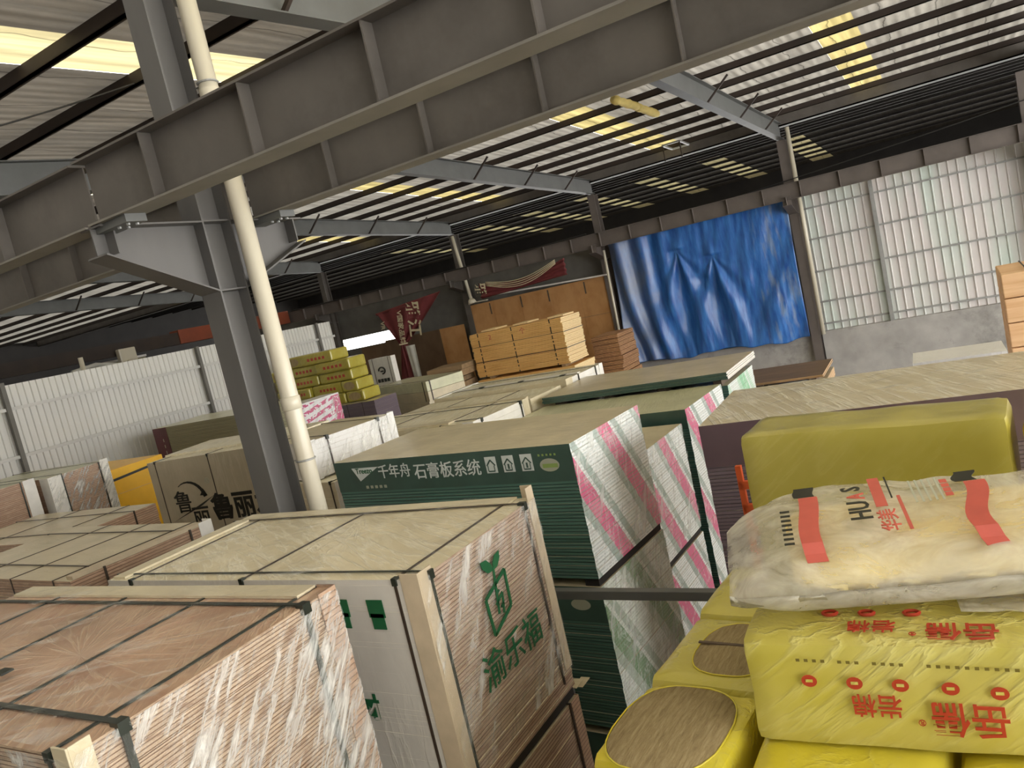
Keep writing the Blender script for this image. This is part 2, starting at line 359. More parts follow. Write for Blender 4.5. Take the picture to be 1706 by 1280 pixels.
# ---------------------------------------------------------------- lettering
def text(name,s,size,m,parent,o,r,u,bold=0.0,sx=1.0,space=1.0,lift=.0015):
    cu=bpy.data.curves.new('t','FONT'); cu.body=s; cu.size=size; cu.align_x='CENTER'; cu.align_y='CENTER'; cu.offset=bold*size; cu.resolution_u=2; cu.space_character=space; cu.extrude=lift
    ob=bpy.data.objects.new('t',cu); C.objects.link(ob)
    dg=bpy.context.evaluated_depsgraph_get(); me=bpy.data.meshes.new_from_object(ob.evaluated_get(dg)); bpy.data.objects.remove(ob); bpy.data.curves.remove(cu)
    r=Vector(r).normalized(); u=Vector(u).normalized(); n=r.cross(u)
    mt=Matrix(((r.x*sx,u.x,n.x,o[0]),(r.y*sx,u.y,n.y,o[1]),(r.z*sx,u.z,n.z,o[2]),(0,0,0,1)))
    me.transform(mt); me.materials.clear(); me.materials.append(M[m] if isinstance(m,str) else m); me.name=name
    ob=bpy.data.objects.new(name,me); C.objects.link(ob); ob.parent=parent
    return ob
XN=((0,-1,0),(0,0,1)); YN=((1,0,0),(0,0,1))          # reading axes on a face towards -X and on an end towards -Y

# ---------------------------------------------------------------- stacks of sheet material
def slabs(b,L,W,z0,z1,n,mats=(0,1,2),jit=.004,gap=.0015,rnd=None):
    rnd=rnd or random; t=(z1-z0)/n
    for i in range(n):
        a=[rnd.uniform(-jit,jit) for _ in range(4)]
        b.box(a[0],W+a[1],a[2],L+a[3],z0+i*t,z0+(i+1)*t-gap,mats[0],mend=mats[1],mt=mats[2])
def pack(name,label,cat,x,y,z,yaw,L,W,h,side,end,top,n=24,group=None,skids=True,jit=.004,bottom=None,part='boards'):
    """x,y: nearest right corner; z: top height; L runs away to the left, W away to the right"""
    r=thing(name,label,cat,(x,y,z-h),yaw,group)
    b=MB(); z0=.06 if skids else 0
    slabs(b,L,W,z0,h,n,(0,1,2),jit)
    b.build(part,[M[side],M[end],M[top]],r)
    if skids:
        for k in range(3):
            q=MB(); yy=.012+k*(L-.144)/2; q.box(.012,W-.012,yy,yy+.12,0,.0595); q.build('skid',M['shade_brown'],r)  # dark bearers fill the gap between packs in place of its shadow
    r['_d']=(L,W,h)
    return r
def dims(r): return tuple(r['_d'])
def strap_w(r,y,w=.016,depth=1.1,m='strap',knots=True,tilt=0):
    L,W,h=dims(r); b=MB(); z1=h-depth; e=.004
    b.hexa([(-e,y,h),(W+e,y+tilt,h),(W+e,y+w+tilt,h),(-e,y+w,h),(-e,y,h+e),(W+e,y+tilt,h+e),(W+e,y+w+tilt,h+e),(-e,y+w,h+e)])
    b.box(-.004-e,-.004,y,y+w,z1,h+e); b.box(W+.004,W+.004+e,y+tilt,y+w+tilt,z1,h+e)
    o=b.build('strap',M[m],r)
    if knots: k=MB(); k.box(-.0125,.02,y-.006,y+w+.006,h-.028,h+.009); k.build('corner_guard',M['strap'],o)
    return o
def strap_l(r,x,w=.016,depth=1.1,m='strap',knots=True,e=.009):
    L,W,h=dims(r); b=MB(); z1=h-depth
    b.box(x,x+w,-e,L+e,h+.0045,h+e); b.box(x,x+w,-.006-e,-.006,z1,h+e); b.box(x,x+w,L+.004,L+.004+e,z1,h+e)
    o=b.build('strap',M[m],r)
    if knots: k=MB(); k.box(x-.009,x+w+.009,-.022,.024,h-.032,h+.014); k.build('corner_guard',M['strap'],o)
    return o
def corner(r,x,y,dx,dy,depth=1.05,lift=.03,w=.075,m='whiteboard',t=.008):
    L,W,h=dims(r); b=MB()
    z0=h-depth; z1=h+lift
    xs=sorted((x,x+dx*w)); ys=sorted((y,y+dy*w))
    b.box(xs[0],xs[1],min(y,y-dy*t),max(y,y-dy*t),z0,z1)
    b.box(min(x,x-dx*t),max(x,x-dx*t),ys[0]-(t if dy>0 else 0),ys[1]+(t if dy<0 else 0),z0,z1)
    return b.build('corner_board',M[m],r,bevel=.002)
def edge_board(r,x0,x1,y0,y1,t=.012,m='whiteboard'):
    L,W,h=dims(r); b=MB(); b.box(x0,x1,y0,y1,h+.0005,h+t); return b.build('edge_board',M[m],r)
def shell(r,faces,m,off=.007,seg=.05,amp=.005,depth=1.05,over=0,sc_=9):
    """loose plastic film over chosen faces of a pack; faces: string of t (top), e (near end), s (near long side)"""
    L,W,h=dims(r); b=MB(); z0=h-depth
    def dsp(p,n): 
        q=Vector(p)*sc_; return Vector(p)+Vector(n)*(off+amp*(1+noise.noise(q)+.5*noise.noise(q*2.3)))
    if 't' in faces: b.grid(lambda u,v: dsp((u*W,v*L,h),(0,0,1)),int(W/seg),int(L/seg))
    if 'e' in faces: b.grid(lambda u,v: dsp((u*W,0,z0+v*(h-z0)),(0,-1,0)),int(W/seg),int(depth/seg))
    if 's' in faces: b.grid(lambda u,v: dsp((0,u*L,z0+v*(h-z0)),(-1,0,0)),int(L/seg),int(depth/seg))
    return b.build('stretch_film',M[m],r,smooth=True)
def panel(r,name,face,a0,a1,d0,d1,m,lift=.004,t=.002):
    """flat printed sheet on a face; a: position along the face, d: depth below the top"""
    L,W,h=dims(r); b=MB()
    if face=='s': b.box(-lift-t,-lift,a0,a1,h-d1,h-d0)
    else: b.box(a0,a1,-lift-t,-lift,h-d1,h-d0)
    return b.build(name,M[m],r)

# --- front left: red-brown fibreboard under film
r=pack('fiberboard_pack','front pack of red-brown fibreboard tightly wrapped in shiny film with black straps','board pack',1.125,2.55,-1.085,.8,2.5,1.22,3.515,'brownedge','brownedge','redtop',70,jit=.003)
for yy in (.10,.72,1.34,1.96): strap_w(r,yy,.02)
strap_l(r,.165,.026); strap_l(r,1.02,.026)
corner(r,0,0,1,1,m='paper2'); corner(r,1.22,0,-1,1,lift=.012,w=.1,m='brownfar')
edge_board(r,1.1,1.215,.1,2.45,.014,'paper')
shell(r,'e','film_end',.012,.04,.008); shell(r,'t','film_top',.016,.05,.004); shell(r,'s','film_soft',.012,.06,.006)
L,W,h=dims(r); b=MB(); b.box(.32,.37,1.02,1.09,h+.026,h+.034); b.build('seal_tape',M['strap'],r)

# --- logo pack behind it, and the pack it stands on
r=pack('fiberboard_pack','fibreboard pack with green sprout logo and three green characters on its streaky brown end','board pack',2.60,2.30,-1.165,0,2.46,1.13,1.23,'greyside','brownlogo','paper_logo',44)
for yy in (.13,1.2,2.2): strap_w(r,yy,m='strapbrown')
strap_l(r,.075,.014); strap_l(r,1.0,.014,m='strapbrown')
corner(r,0,0,1,1,w=.10,m='kraftboard'); corner(r,1.13,0,-1,1,lift=.075,w=.07,m='kraftboard')
edge_board(r,1.02,1.125,.1,2.4,.012,'paper'); edge_board(r,.02,1.0,2.3,2.42,.014,'paper')
shell(r,'e','film_soft',.010,.05,.008); shell(r,'t','film_top',.014,.05,.006); 
L,W,h=dims(r)
lg=MB(); zc=h-.33; xc=.56; LS=.74
quad=[(-.135,-.02),(.085,.16),(.085,-.05),(-.10,-.21)]
def ring(b,pts,w):
    for i in range(len(pts)):
        p,q=Vector(pts[i]),Vector(pts[(i+1)%len(pts)]); b.beam((xc+p.x*LS*1.2,-.0285,zc+p.y*LS),(xc+q.x*LS*1.2,-.0285,zc+q.y*LS),.006,w*LS,up=(0,0,1))
ring(lg,[(-.15,.035),(.095,.135),(.085,-.13),(-.135,-.23)],.026)
for p,q,w in (((-.06,-.12),(-.01,.20),.02),((-.07,-.05),(.03,.0),.018),((.03,.0),(.0,-.14),.018),((-.02,-.09),(.02,-.07),.016),((-.03,.02),(.0,.03),.014)):
    lg.beam((xc+p[0]*LS,-.0285,zc+p[1]*LS),(xc+q[0]*LS,-.0285,zc+q[1]*LS),.006,w*LS)
for s_,(dx,dz) in ((1,(.085,.075)),(-1,(-.10,.08))):
    c0=(xc-.01,zc+.135); e0=(c0[0]+dx,c0[1]+dz); n_=(-dz*.38*s_,dx*.38*s_)
    lg.prism([(c0[0],-.026,c0[1]),(c0[0]+dx*.35-n_[0]*.6,-.026,c0[1]+dz*.35-n_[1]*.6),(c0[0]+dx*.75-n_[0]*.5,-.026,c0[1]+dz*.75-n_[1]*.5),(e0[0],-.026,e0[1]),(c0[0]+dx*.65+n_[0]*.6,-.026,c0[1]+dz*.65+n_[1]*.6),(c0[0]+dx*.25+n_[0]*.5,-.026,c0[1]+dz*.25+n_[1]*.5)],(0,-.004,0))
lg.build('sprout_logo',M['dgreen'],r)
text('lettering','渝乐福',.205,'dgreen',r,(.575,-.028,h-.655),*YN,bold=.004,space=.98)
panel(r,'side_cover','s',.10,2.45,0.0,1.15,'greyside',.0006,.0018)
gl=MB()
for yy,ww in ((.245,.10),(.47,.07)):
    gl.box(-.008,-.005,yy,yy+ww,h-.19,h-.10); gl.box(-.008,-.005,yy+.01,yy+ww*.9,h-.25,h-.17)
gl.pieces('green_block',M['dgreen'],r)
text('lettering','材',.15,'dgreen',r,(-.008,.50,h-.68),*XN,bold=.02); text('lettering','板',.15,'dgreen',r,(-.008,.66,h-.68),*XN,bold=.02)
b=MB(); b.box(1.12,1.22,-.01,.06,.035,.04); b.box(1.16,1.27,-.03,.03,.02,.024); b.build('torn_flap',M['paper2'],r)
r=pack('fiberboard_pack','lower brown fibreboard pack directly under the one with the green sprout logo','board pack',2.64,2.31,-2.41,0,2.42,1.1,2.19,'greyside','brownlogo','paper2',40)
corner(r,1.1,0,-1,1,lift=0,w=.09,m='brownfar'); strap_l(r,.98,.014,m='strapbrown',knots=False); strap_l(r,.08,.014,knots=False)

# --- dark green plasterboard packs
def house_icon(b,y,z,s):
    b.box(-.0085,-.005,y,y+s,z-s,z)
def green_pack(label,z,h,first):
    r=pack('plasterboard_pack',label,'board pack',4.795,2.554,z,-4.4,2.5,1.16,h,'green','greenend' if not first else 'pinkend','paper2' if not first else 'paper',30,jit=.0025)
    panel(r,'printed_band','s',.0,2.5,.0,.275,'greenband',.003)
    shell(r,'e','film_soft',.006,.05,.006,depth=h-.1)
    return r
r=green_pack('dark green plasterboard pack lettered in white Chinese with pink striped end',-1.118,1.09,True); L,W,h=dims(r)
zt=h-.135
text('lettering','千年舟',.128,'wprint',r,(-.0095,1.77,zt+.02),*XN,bold=.006); text('lettering','石膏板系统',.142,'wprint',r,(-.0095,1.19,zt+.0),*XN,bold=.006)
b=MB()
b.prism([(-.0075,2.28,zt+.075),(-.0075,1.95,zt+.075),(-.0075,2.20,zt-.045)],(-.002,0,0)); b.build('pennant_logo',M['wprint'],r)
text('lettering','Treezo',.07,'dgreen',r,(-.0115,2.13,zt+.045),*XN,bold=.01)
b=MB()
for k in range(5): b.box(-.0085,-.006,1.90+k*.055,1.93+k*.055,zt-.115,zt-.09)
b.pieces('small_print',M['grprint'],r)
ic=MB(); hs=MB()
for y0 in (.785,.62,.45):
    ic.box(-.0085,-.006,y0-.105,y0,zt-.045,zt+.085)
    yc=y0-.052
    for p,q in (((-.04,.0),(0,.045)),((0,.045),(.04,.0)),((-.03,.0),(-.03,-.045)),((.03,.0),(.03,-.045)),((-.03,-.045),(.03,-.045))):
        hs.beam((-.0095,yc+p[0],zt+.015+p[1]),(-.0095,yc+q[0],zt+.015+q[1]),.003,.01)
    if y0<.7: hs.box(-.0105,-.009,yc-.008,yc+.008,zt-.02,zt+.02)
pls=ic.pieces('icon_plate',M['wprint'],r); hs.build('house_icon',M['greenband'],pls[0])
b=MB(); 
b.add([(-.0085,.20+.085*math.cos(a),zt-.01+.05*math.sin(a)) for a in [k*math.pi/10 for k in range(20)]],[tuple(range(20))]); b.build('oval_badge',M['grprint'],r)
b=MB(); b.box(-.0105,-.009,.13,.26,zt-.03,zt+.0); 
for k in range(5): b.box(-.0105,-.008,.13+k*.035,.145+k*.035,zt+.06,zt+.075)
b.pieces('badge_print',M['lgprint'],r)
r=green_pack('second dark green plasterboard pack beneath the lettered one, behind the steel bar',-2.212,1.2,False); L,W,h=dims(r)
b=MB(); b.add([(-.0085,.20+.085*math.cos(a),h-.14+.045*math.sin(a)) for a in [k*math.pi/10 for k in range(20)]],[tuple(range(20))]); b.build('oval_badge',M['grprint'],r)
r=green_pack('lowest dark green plasterboard pack of its stack, near the floor behind the brown packs',-3.415,1.185,False)

r=pack('plasterboard_pack','pink striped plasterboard pack end directly behind the lettered green pack','board pack',6.33,2.72,-1.66,-2,2.4,1.17,1.17,'green','pinkend2','paper',28,jit=.0025); panel(r,'printed_band','s',0,2.4,0,.2,'greenband',.003); shell(r,'e','film_soft',.006,.05,.006)
r=pack('plasterboard_pack','lower pink striped plasterboard pack end, second row back','board pack',6.35,2.72,-2.834,-2,2.4,1.17,1.766,'green','pinkend','paper',36,jit=.0025)
r=pack('plasterboard_pack','pale topped green plasterboard pack with small pink printed end, third row back','board pack',7.63,2.65,-1.545,-2.7,2.42,1.24,3.05,'green','pinkend2','greentop',60,jit=.0025); panel(r,'printed_band','s',0,2.42,0,.2,'greenband',.003)

# --- loose green-edged sheets on bearers
r=pack('plasterboard_pack','mint green and white ended pack under the loose green-edged sheets','board pack',9.02,2.56,-1.60,0,2.4,1.3,.4,'green','mintend','greentop',12,skids=True)
r=pack('board_stack','brown board stack at the bottom below the mint green ended pack','board stack',9.0,2.55,-2.01,0,2.42,1.36,2.59,'plyedge','plyedge','paper2',40)
r=thing('sheet_bundle','thin bundle of beige sheets with dark green long edge lying on bearers','board pack',(8.92,2.51,-1.598),0)
b=MB(); slabs(b,2.5,1.45,.085,.175,7,(0,1,2),.012); b.build('sheets',[M['greenband'],M['whiteboard'],M['paper2']],r)
for k in range(4):
    b=MB(); yy=.12+k*.72; b.box(.12,1.3,yy,yy+.1,0,.084); b.build('bearer',M['pallet_dark'],r)
r=thing('sheet_pallet','low dark pallet of brown boards standing before the grey concrete wall','board pallet',(10.82,1.78,FLOOR),1.6)
b=MB(); slabs(b,2.44,1.14,0,2.55,40,(0,0,1),.006); b.build('boards',[M['plyedge'],M['paper2']],r)
for k in range(4):
    b=MB(); b.box(.02,1.12,.1+k*.7,.2+k*.7,2.55,2.62); b.build('bearer',M['pallet_dark'],r)
b=MB(); slabs(b,2.5,1.2,2.62,2.66,2,(0,0,1),.02); b.build('top_sheet',[M['plyedge'],M['ply_dark']],r)

# --- mauve pack on the right
r=pack('plasterboard_pack','long mauve plasterboard pack behind the yellow bales, top covered in creased film','board pack',5.245,-.72,-1.176,2.2,2.44,1.2,3.42,'purple','pinkend','paper_x',70,jit=.0025)
panel(r,'printed_band','s',0,2.44,.0,.30,'purpleband',.003)
b=MB(); L,W,h=dims(r)
for y0 in (1.85,): b.prism([(-.0055,y0+.22,h-.295),(-.0055,y0+.22,h-.2),(-.0055,y0,h-.09),(-.0055,y0-.5,h-.16),(-.0055,y0-.5,h-.295)],(-.002,0,0))
b.build('house_print',M['purpledark'],r); shell(r,'t','film_top',.006,.05,.008)
r=pack('plasterboard_pack','pack with white wrapped top showing just behind the long mauve pack','board pack',7.0,-.2,-1.26,2,.66,.5,3.34,'whitewrap','whitewrap','whitewrap',10); 

# --- cream topped packs in the middle
r=pack('board_pack','cream filmed pack with low white end just behind the green lettered pack','board pack',7.40,5.13,-1.349,-3.7,2.42,1.22,3.25,'paper','whiteboard','cream',40)
corner(r,0,0,1,1,w=.16,lift=.01); corner(r,1.22,0,-1,1,w=.14,lift=.01,m='paper'); strap_l(r,.15,.02); strap_l(r,1.02,.02); strap_w(r,.5,knots=False,m='strapbrown'); strap_w(r,1.6,knots=False,m='strapbrown')
edge_board(r,.03,.17,.4,2.35,.02,'paper')
r=pack('board_pack','middle cream board pack with slat edges between two white-ended packs','board pack',8.86,5.15,-1.40,-2,2.4,.88,3.2,'paper','paper','cream',40)
edge_board(r,.02,.12,.1,2.3,.022,'paper'); strap_w(r,.7,knots=False,m='strapbrown'); strap_w(r,1.6,knots=False,m='strapbrown')
r=pack('board_pack','furthest cream topped pack with white end near foot of the blue tarp','board pack',9.80,5.06,-1.348,-1.4,2.42,1.27,3.25,'paper','whiteboard','cream',40)
corner(r,0,0,1,1,w=.2,lift=.01,m='paper'); corner(r,1.27,0,-1,1,w=.12,lift=.012); strap_l(r,.4,.02,knots=False); strap_l(r,1.0,.02,knots=False)
for k in range(3):
    b=MB(); b.box(.45,.55,.25+k*.75,.33+k*.75,dims(r)[2]+.006,dims(r)[2]+.016); b.build('seal_tape',M['strap'],r)
edge_board(r,.5,.6,.05,2.3,.014,'whiteboard'); edge_board(r,.02,1.2,2.34,2.42,.014,'whiteboard')

# --- white wrapped pack right of the column, on a beige one
r=pack('board_pack','white foam wrapped pack beside the cream drain pipe on the main column','board pack',5.46,5.82,-.983,-9.6,1.0,1.17,.39,'greyside','whitewrap','paper',8,skids=False,part='boards')
strap_l(r,.24,.014,depth=.4,m='strapbrown'); strap_l(r,.93,.014,depth=.4,m='strapbrown'); corner(r,1.17,0,-1,1,depth=.4,lift=.02,w=.09,m='whitewrap'); corner(r,0,0,1,1,depth=.4,lift=.01,w=.1,m='whitewrap')
shell(r,'e','film_soft',.008,.04,.01,depth=.39)
r=pack('board_pack','beige board pack with dark strap under the white foam wrapped pack','board pack',5.38,5.50,-1.392,-9.6,1.32,1.27,3.2,'paper2','whiteboard','cream',36)
strap_w(r,.06,depth=1.2,m='strapbrown'); edge_board(r,1.1,1.26,0,.4,.006,'whiteboard')

# --- beige cover with dark lettering behind the column
r=pack('board_pack','beige covered pack with dark arched fish-character logo behind the main column','board pack',6.93,7.92,-1.2,6.2,2.44,1.22,3.4,'luside','paper2','cream',40)
L,W,h=dims(r); strap_w(r,2.28,m='strapbrown',depth=1.3); strap_w(r,1.25,m='strapbrown',depth=1.3)
edge_board(r,.3,1.2,.05,2.4,.03,'cream')
panel(r,'side_cover','s',.0,2.44,0.0,1.4,'luside',.0045,.0008)
b=MB(); yc,zc=1.78,h-.62
for k in range(9):
    a0=R(125-k*13); a1=R(125-(k+1)*13); w=.012+.006*k
    b.beam((-.009,yc-.30*math.cos(a0),zc+.27*math.sin(a0)),(-.009,yc-.30*math.cos(a1),zc+.27*math.sin(a1)),.004,w)
b.prism([(-.007,yc-.20,zc+.06),(-.007,yc-.34,zc+.05),(-.007,yc-.29,zc+.15)],(-.004,0,0))
b.prism([(-.007,yc+.42,zc-.28),(-.007,yc-.46,zc+.04),(-.007,yc-.2,zc-.085)],(-.004,0,0))
b.build('arched_logo',M['black'],r)
text('lettering','鲁',.34,'black',r,(-.009,yc+.15,zc-.03),*XN,bold=.012); text('lettering','丽',.34,'black',r,(-.009,yc-.13,zc-.27),*XN,bold=.012)
text('lettering','鲁丽木业',.40,'black',r,(-.009,.62,h-.78),*XN,bold=.025); text('trade_mark','®',.12,'grprint',r,(-.009,yc-.40,zc+.25),*XN)

# --- left side packs
r=pack('fiberboard_pack','low beige board pack with frayed right edge left of the logo pack','board pack',2.96,5.895,-1.333,-2.9,2.44,1.22,3.27,'brownfar','brownfar','paper2',40)
for yy in (.25,.95,1.65): strap_w(r,yy,m='strapbrown',knots=False)
strap_l(r,.25,m='strapbrown',knots=False); strap_l(r,1.0,m='strapbrown',knots=False); corner(r,1.22,0,-1,1,w=.12,lift=.03,m='whiteboard'); edge_board(r,.02,1.1,.0,.09,.03,'kraftboard')
r=pack('fiberboard_pack','low dull brown board pack left of the pack with the arched logo','board pack',4.2,8.4,-1.45,1.7,2.44,1.2,3.15,'brownfar','brownfar','paper2',40)
strap_l(r,.25,m='strapbrown',knots=False); strap_l(r,.9,m='strapbrown',knots=False); strap_w(r,.5,m='strapbrown',knots=False); strap_w(r,1.5,m='strapbrown',knots=False)
r=pack('fiberboard_pack','shiny brown ended pack with white corner boards left of the yellow sheets','board pack',5.98,11.70,-1.1,3,2.3,.96,3.5,'brownfar','brownfar','greentop',40)
corner(r,0,0,1,1,w=.2,lift=.0); corner(r,.96,0,-1,1,w=.13,lift=.03); strap_l(r,.20,.016,knots=False); strap_l(r,.80,.016,knots=False); shell(r,'e','film_end',.008,.05,.006)
r=pack('fiberboard_pack','brown ended pack by the left picture border before the grey sheet fence','board pack',4.55,11.75,-1.05,1,2.3,1.28,3.55,'brownfar','brownfar','greentop',40)
corner(r,1.28,0,-1,1,w=.16,lift=.01); strap_l(r,1.08,.016,knots=False)
r=thing('sheet_pack','bright yellow sheet pack with a black band between two packs on the left','board pack',(7.09,12.0,FLOOR),0)
b=MB(); b.box(0,.95,0,2.1,0,3.29); b.build('sheets',M['yellowbox'],r,bevel=.01)
b=MB(); b.hexa([(0,-.006,3.10),(.95,-.006,3.16),(.95,.0,3.16),(0,0,3.10),(0,-.006,3.14),(.95,-.006,3.20),(.95,0,3.20),(0,0,3.14)]); b.build('black_band',M['black'],r)
b=MB(); b.box(0,.95,-.005,0,2.88,2.89); b.build('seam',M['lumber'],r)
r=pack('plasterboard_pack','olive edged board pack with maroon end band standing before the left fence','board pack',9.3,11.4,-1.0,1.9,2.44,1.22,3.6,'olive','olive','greentop',60); panel(r,'printed_band','s',2.04,2.44,0,1.0,'maroonband',.003)
L,W,h=dims(r); b=MB(); 
for k in range(3): b.box(-.0075,-.005,2.18,2.2,h-.28-k*.12,h-.22-k*.12)
b.pieces('small_print',M['grprint'],r)
t=NT('pink_text_print'); o_=t.xyz(); rows=t.math('FRACT',t.math('ADD',t.math('MULTIPLY',o_[2],6.5),t.math('MULTIPLY',o_[0],-1.2)))
f_=t.math('MULTIPLY',t.math('GREATER_THAN',rows,.5),t.math('GREATER_THAN',t.noise(1,t.map((9,9,14)),3),.46)); f2=t.math('MAXIMUM',f_,t.math('MULTIPLY',t.math('GREATER_THAN',o_[0],.99),t.math('GREATER_THAN',t.noise(18,None,3),.42)))
M['pinktext']=t.done(t.bsdf(t.mix(f2,lin('e4e2e4'),lin('c4517e')),.4,0,t.bump(t.noise(9,None,4),.3,.01),.5,.4))
r=pack('board_pack','white pack end printed all over with rows of pink lettering, right of the pipe','board pack',10.77,11.41,-1.2,3.1,2.4,1.2,3.4,'whitewrap','pinktext','greentop',10)
shell(r,'e','film_soft',.008,.06,.006); edge_board(r,0,1.2,.0,.5,.03,'whitewrap')

# --- two-layer beige stack and what it stands on
r=thing('board_stack','beige two-layer strapped board stack before the brown plywood partition','board stack',(14.88,11.41,-2.07),-15.6)
for k in (0,1):
    b=MB(); b.box(0,1.2,0,2.33,.0+k*.25,.245+k*.25); b.build('board_layer',M['greentop'] if k else M['paper2'],r,bevel=.006)
r['_d']=(2.33,1.2,.495); strap_w(r,.12,depth=.49,m='strapbrown',knots=False,w=.03); strap_l(r,.1,depth=.49,m='strapbrown',knots=False,w=.03); strap_w(r,2.1,depth=.49,m='strapbrown',knots=False,w=.03)
r=pack('board_stack','plain beige stack under the two-layer strapped one','board stack',14.9,11.45,-2.072,-15.6,2.25,1.1,2.528,'paper2','paper2','paper2',20,skids=False)
r=pack('board_pack','grey mauve pack under the far heap of yellow bales','board pack',13.25,11.7,-1.62,2,3.0,.85,2.98,'purple','purple','paper2',30); 
for yy in (.35,.8): strap_w(r,yy,m='strapbrown',knots=False)
r=pack('white_carton','tall off-white carton with small dark emblem beside the far yellow bales','carton',17.5,14.45,-.93,0,.85,.22,3.67,'greyside','whiteboard','whiteboard',3,skids=False,part='carton_body')
strap_w(r,.1,depth=.9,m='strapbrown',knots=False); strap_w(r,.70,depth=.9,m='strapbrown',knots=False)
L,W,h=dims(r); b=MB(); b.tube([(-.012,.42+.12*math.cos(a),h-.38+.1*math.sin(a)) for a in [k*math.pi/6 for k in range(10)]],.022,6); b.box(-.014,-.008,.36,.48,h-.42,h-.38); b.build('emblem',M['black'],r)
b=MB()
for k in range(4): b.box(-.014,-.008,.2+k*.12,.29+k*.12,h-.72,h-.62)
b.pieces('dark_print',M['black'],r)

# --- far heap of yellow rock wool bales
def far_bale(label,x,y,z,lx,ly,lz,oval,yaw=0,group='far rock wool bales'):
    r=thing('rock_wool_bale',label,'insulation bale',(x,y,z),yaw,group)
    b=MB(); b.box(0,lx,0,ly,0,lz); b.build('plastic_wrap',M['far_yellow'],r,bevel=.04)
    if oval:
        b=MB(); n=16; b.add([(-.006,ly/2+ly*.36*math.cos(2*math.pi*k/n),lz/2+lz*.37*math.sin(2*math.pi*k/n)) for k in range(n)],[tuple(range(n))]); b.build('wool_core',M['core'],r)
    else:
        b=MB()
        for k in range(5): b.box(-.004,-.001,ly*.2+k*ly*.12,ly*.2+k*ly*.12+ly*.07,lz*.35,lz*.6)
        b.pieces('red_print',M['red'],r)
rows=[(0,[('e',.55),('l',1.0),('e',.6),('e',.55)]),(1,[('e',.5),('l',.95),('l',.75),('e',.5)]),(2,[('l',1.05),('l',.95),('e',.55)]),(3,[('l',1.1),('l',1.0),('e',.45)]),(4,[('l',1.05),('e',.6)])]
sizes=0; names={0:'bottom row',1:'second row up',2:'middle row',3:'fourth row up',4:'top row'}
for row,items in rows:
    y=12.16+[0,.10,.25,.15,.60][row]; nb=len(items)
    for i,(k,w) in enumerate(items):
        pos=['rightmost','second from right','third from right','fourth from right'][i]
        z=-1.612+row*.262
        far_bale(('open-ended yellow bale' if k=='e' else 'lengthwise yellow bale')+f', {pos} in {names[row]} of far heap',13.42+random.uniform(-.10,.10),y,z,.62,w-.02,.262-.002,k=='e',0)
        y+=w

# --- lumber
r=thing('lumber_stack','strapped stack of pale yellow pine strips before the plywood partition','lumber stack',(19.0,9.55,-2.17),0)
b=MB(); nl=26
for i in range(nl):
    z0=i*1.29/nl; j=[random.uniform(-.02,.02) for _ in range(3)]
    b.box(j[0],1.25,j[1],3.05+j[2],z0,z0+1.29/nl-.006,0,mend=1,mt=0)
b.build('pine_strips',[M['lumber'],M['lumber_end']],r); r['_d']=(3.05,1.25,1.29)
for yy in (.35,1.6,2.75): strap_w(r,yy,.03,1.29,knots=False)
strap=MB()
for zz in (.43,.88): strap.box(-.012,-.004,-.01,3.06,zz,zz+.02); strap.box(-.01,1.26,-.03,-.022,zz,zz+.02)
strap.build('strap',M['strapbrown'],r)
b=MB(); 
for p in (.05,1.2,2.3): b.box(.3,1.0,p,p+.5,1.3,1.34)
b.pieces('loose_strip',M['lumber_end'],r)
text('red_mark','个',.2,'redbag',r,(-.03,1.25,1.12),*XN); text('red_mark','2',.2,'redbag',r,(-.03,2.35,1.12),*XN)
r=thing('lumber_stack','lower pine stack directly under the strapped yellow strips','lumber stack',(18.9,9.4,FLOOR),0)
b=MB()
for i in range(20): z0=i*2.36/20; b.box(random.uniform(-.02,.02),1.4,random.uniform(-.02,.02),3.2,z0,z0+2.36/20-.006,0,mend=1)
b.build('pine_strips',[M['lumber'],M['lumber_end']],r)
b=MB(); b.box(.1,1.3,.3,.42,2.36,2.428); b.box(.1,1.3,2.7,2.82,2.36,2.428); b.build('bearer',M['pallet'],r)
b=MB(); b.box(-.03,-.025,.85,.88,2.1,2.3); b.box(-.03,-.025,.7,.73,2.1,2.3); b.pieces('red_mark',M['redbag'],r)
r=thing('plywood_stack','rough brown stack of sheet edges right of the yellow pine stack','board stack',(20.9,8.8,FLOOR),0)
b=MB(); slabs(b,.85,1.3,0,2.85,22,(0,0,0),.03,.012); b.build('sheets',M['osb'],r)
r=thing('plank_stack','dark loose plank ends stacked left of the yellow pine stack','board stack',(18.2,12.75,FLOOR),8)
b=MB()
for i in range(16): z0=i*.19; b.box(random.uniform(-.1,.1),1.2,random.uniform(-.25,.1),1.0,z0,z0+.13 if i%2 else z0+.18)
b.build('planks',M['pallet'],r)
r=thing('timber_bundle','pale peach timber bundle at right picture border above the mauve pack','lumber stack',(8.6,-2.7,FLOOR),0)
b=MB()
for i in range(16): z0=i*3.78/16; b.box(0,1.1,0,2.42,z0,z0+3.78/16-.008)
b.build('timbers',M['lumber_pale'],r,bevel=.01); r['_d']=(2.42,1.1,3.78); strap_w(r,2.2,.012,1.2,knots=False); strap_w(r,1.5,.012,1.2,knots=False)

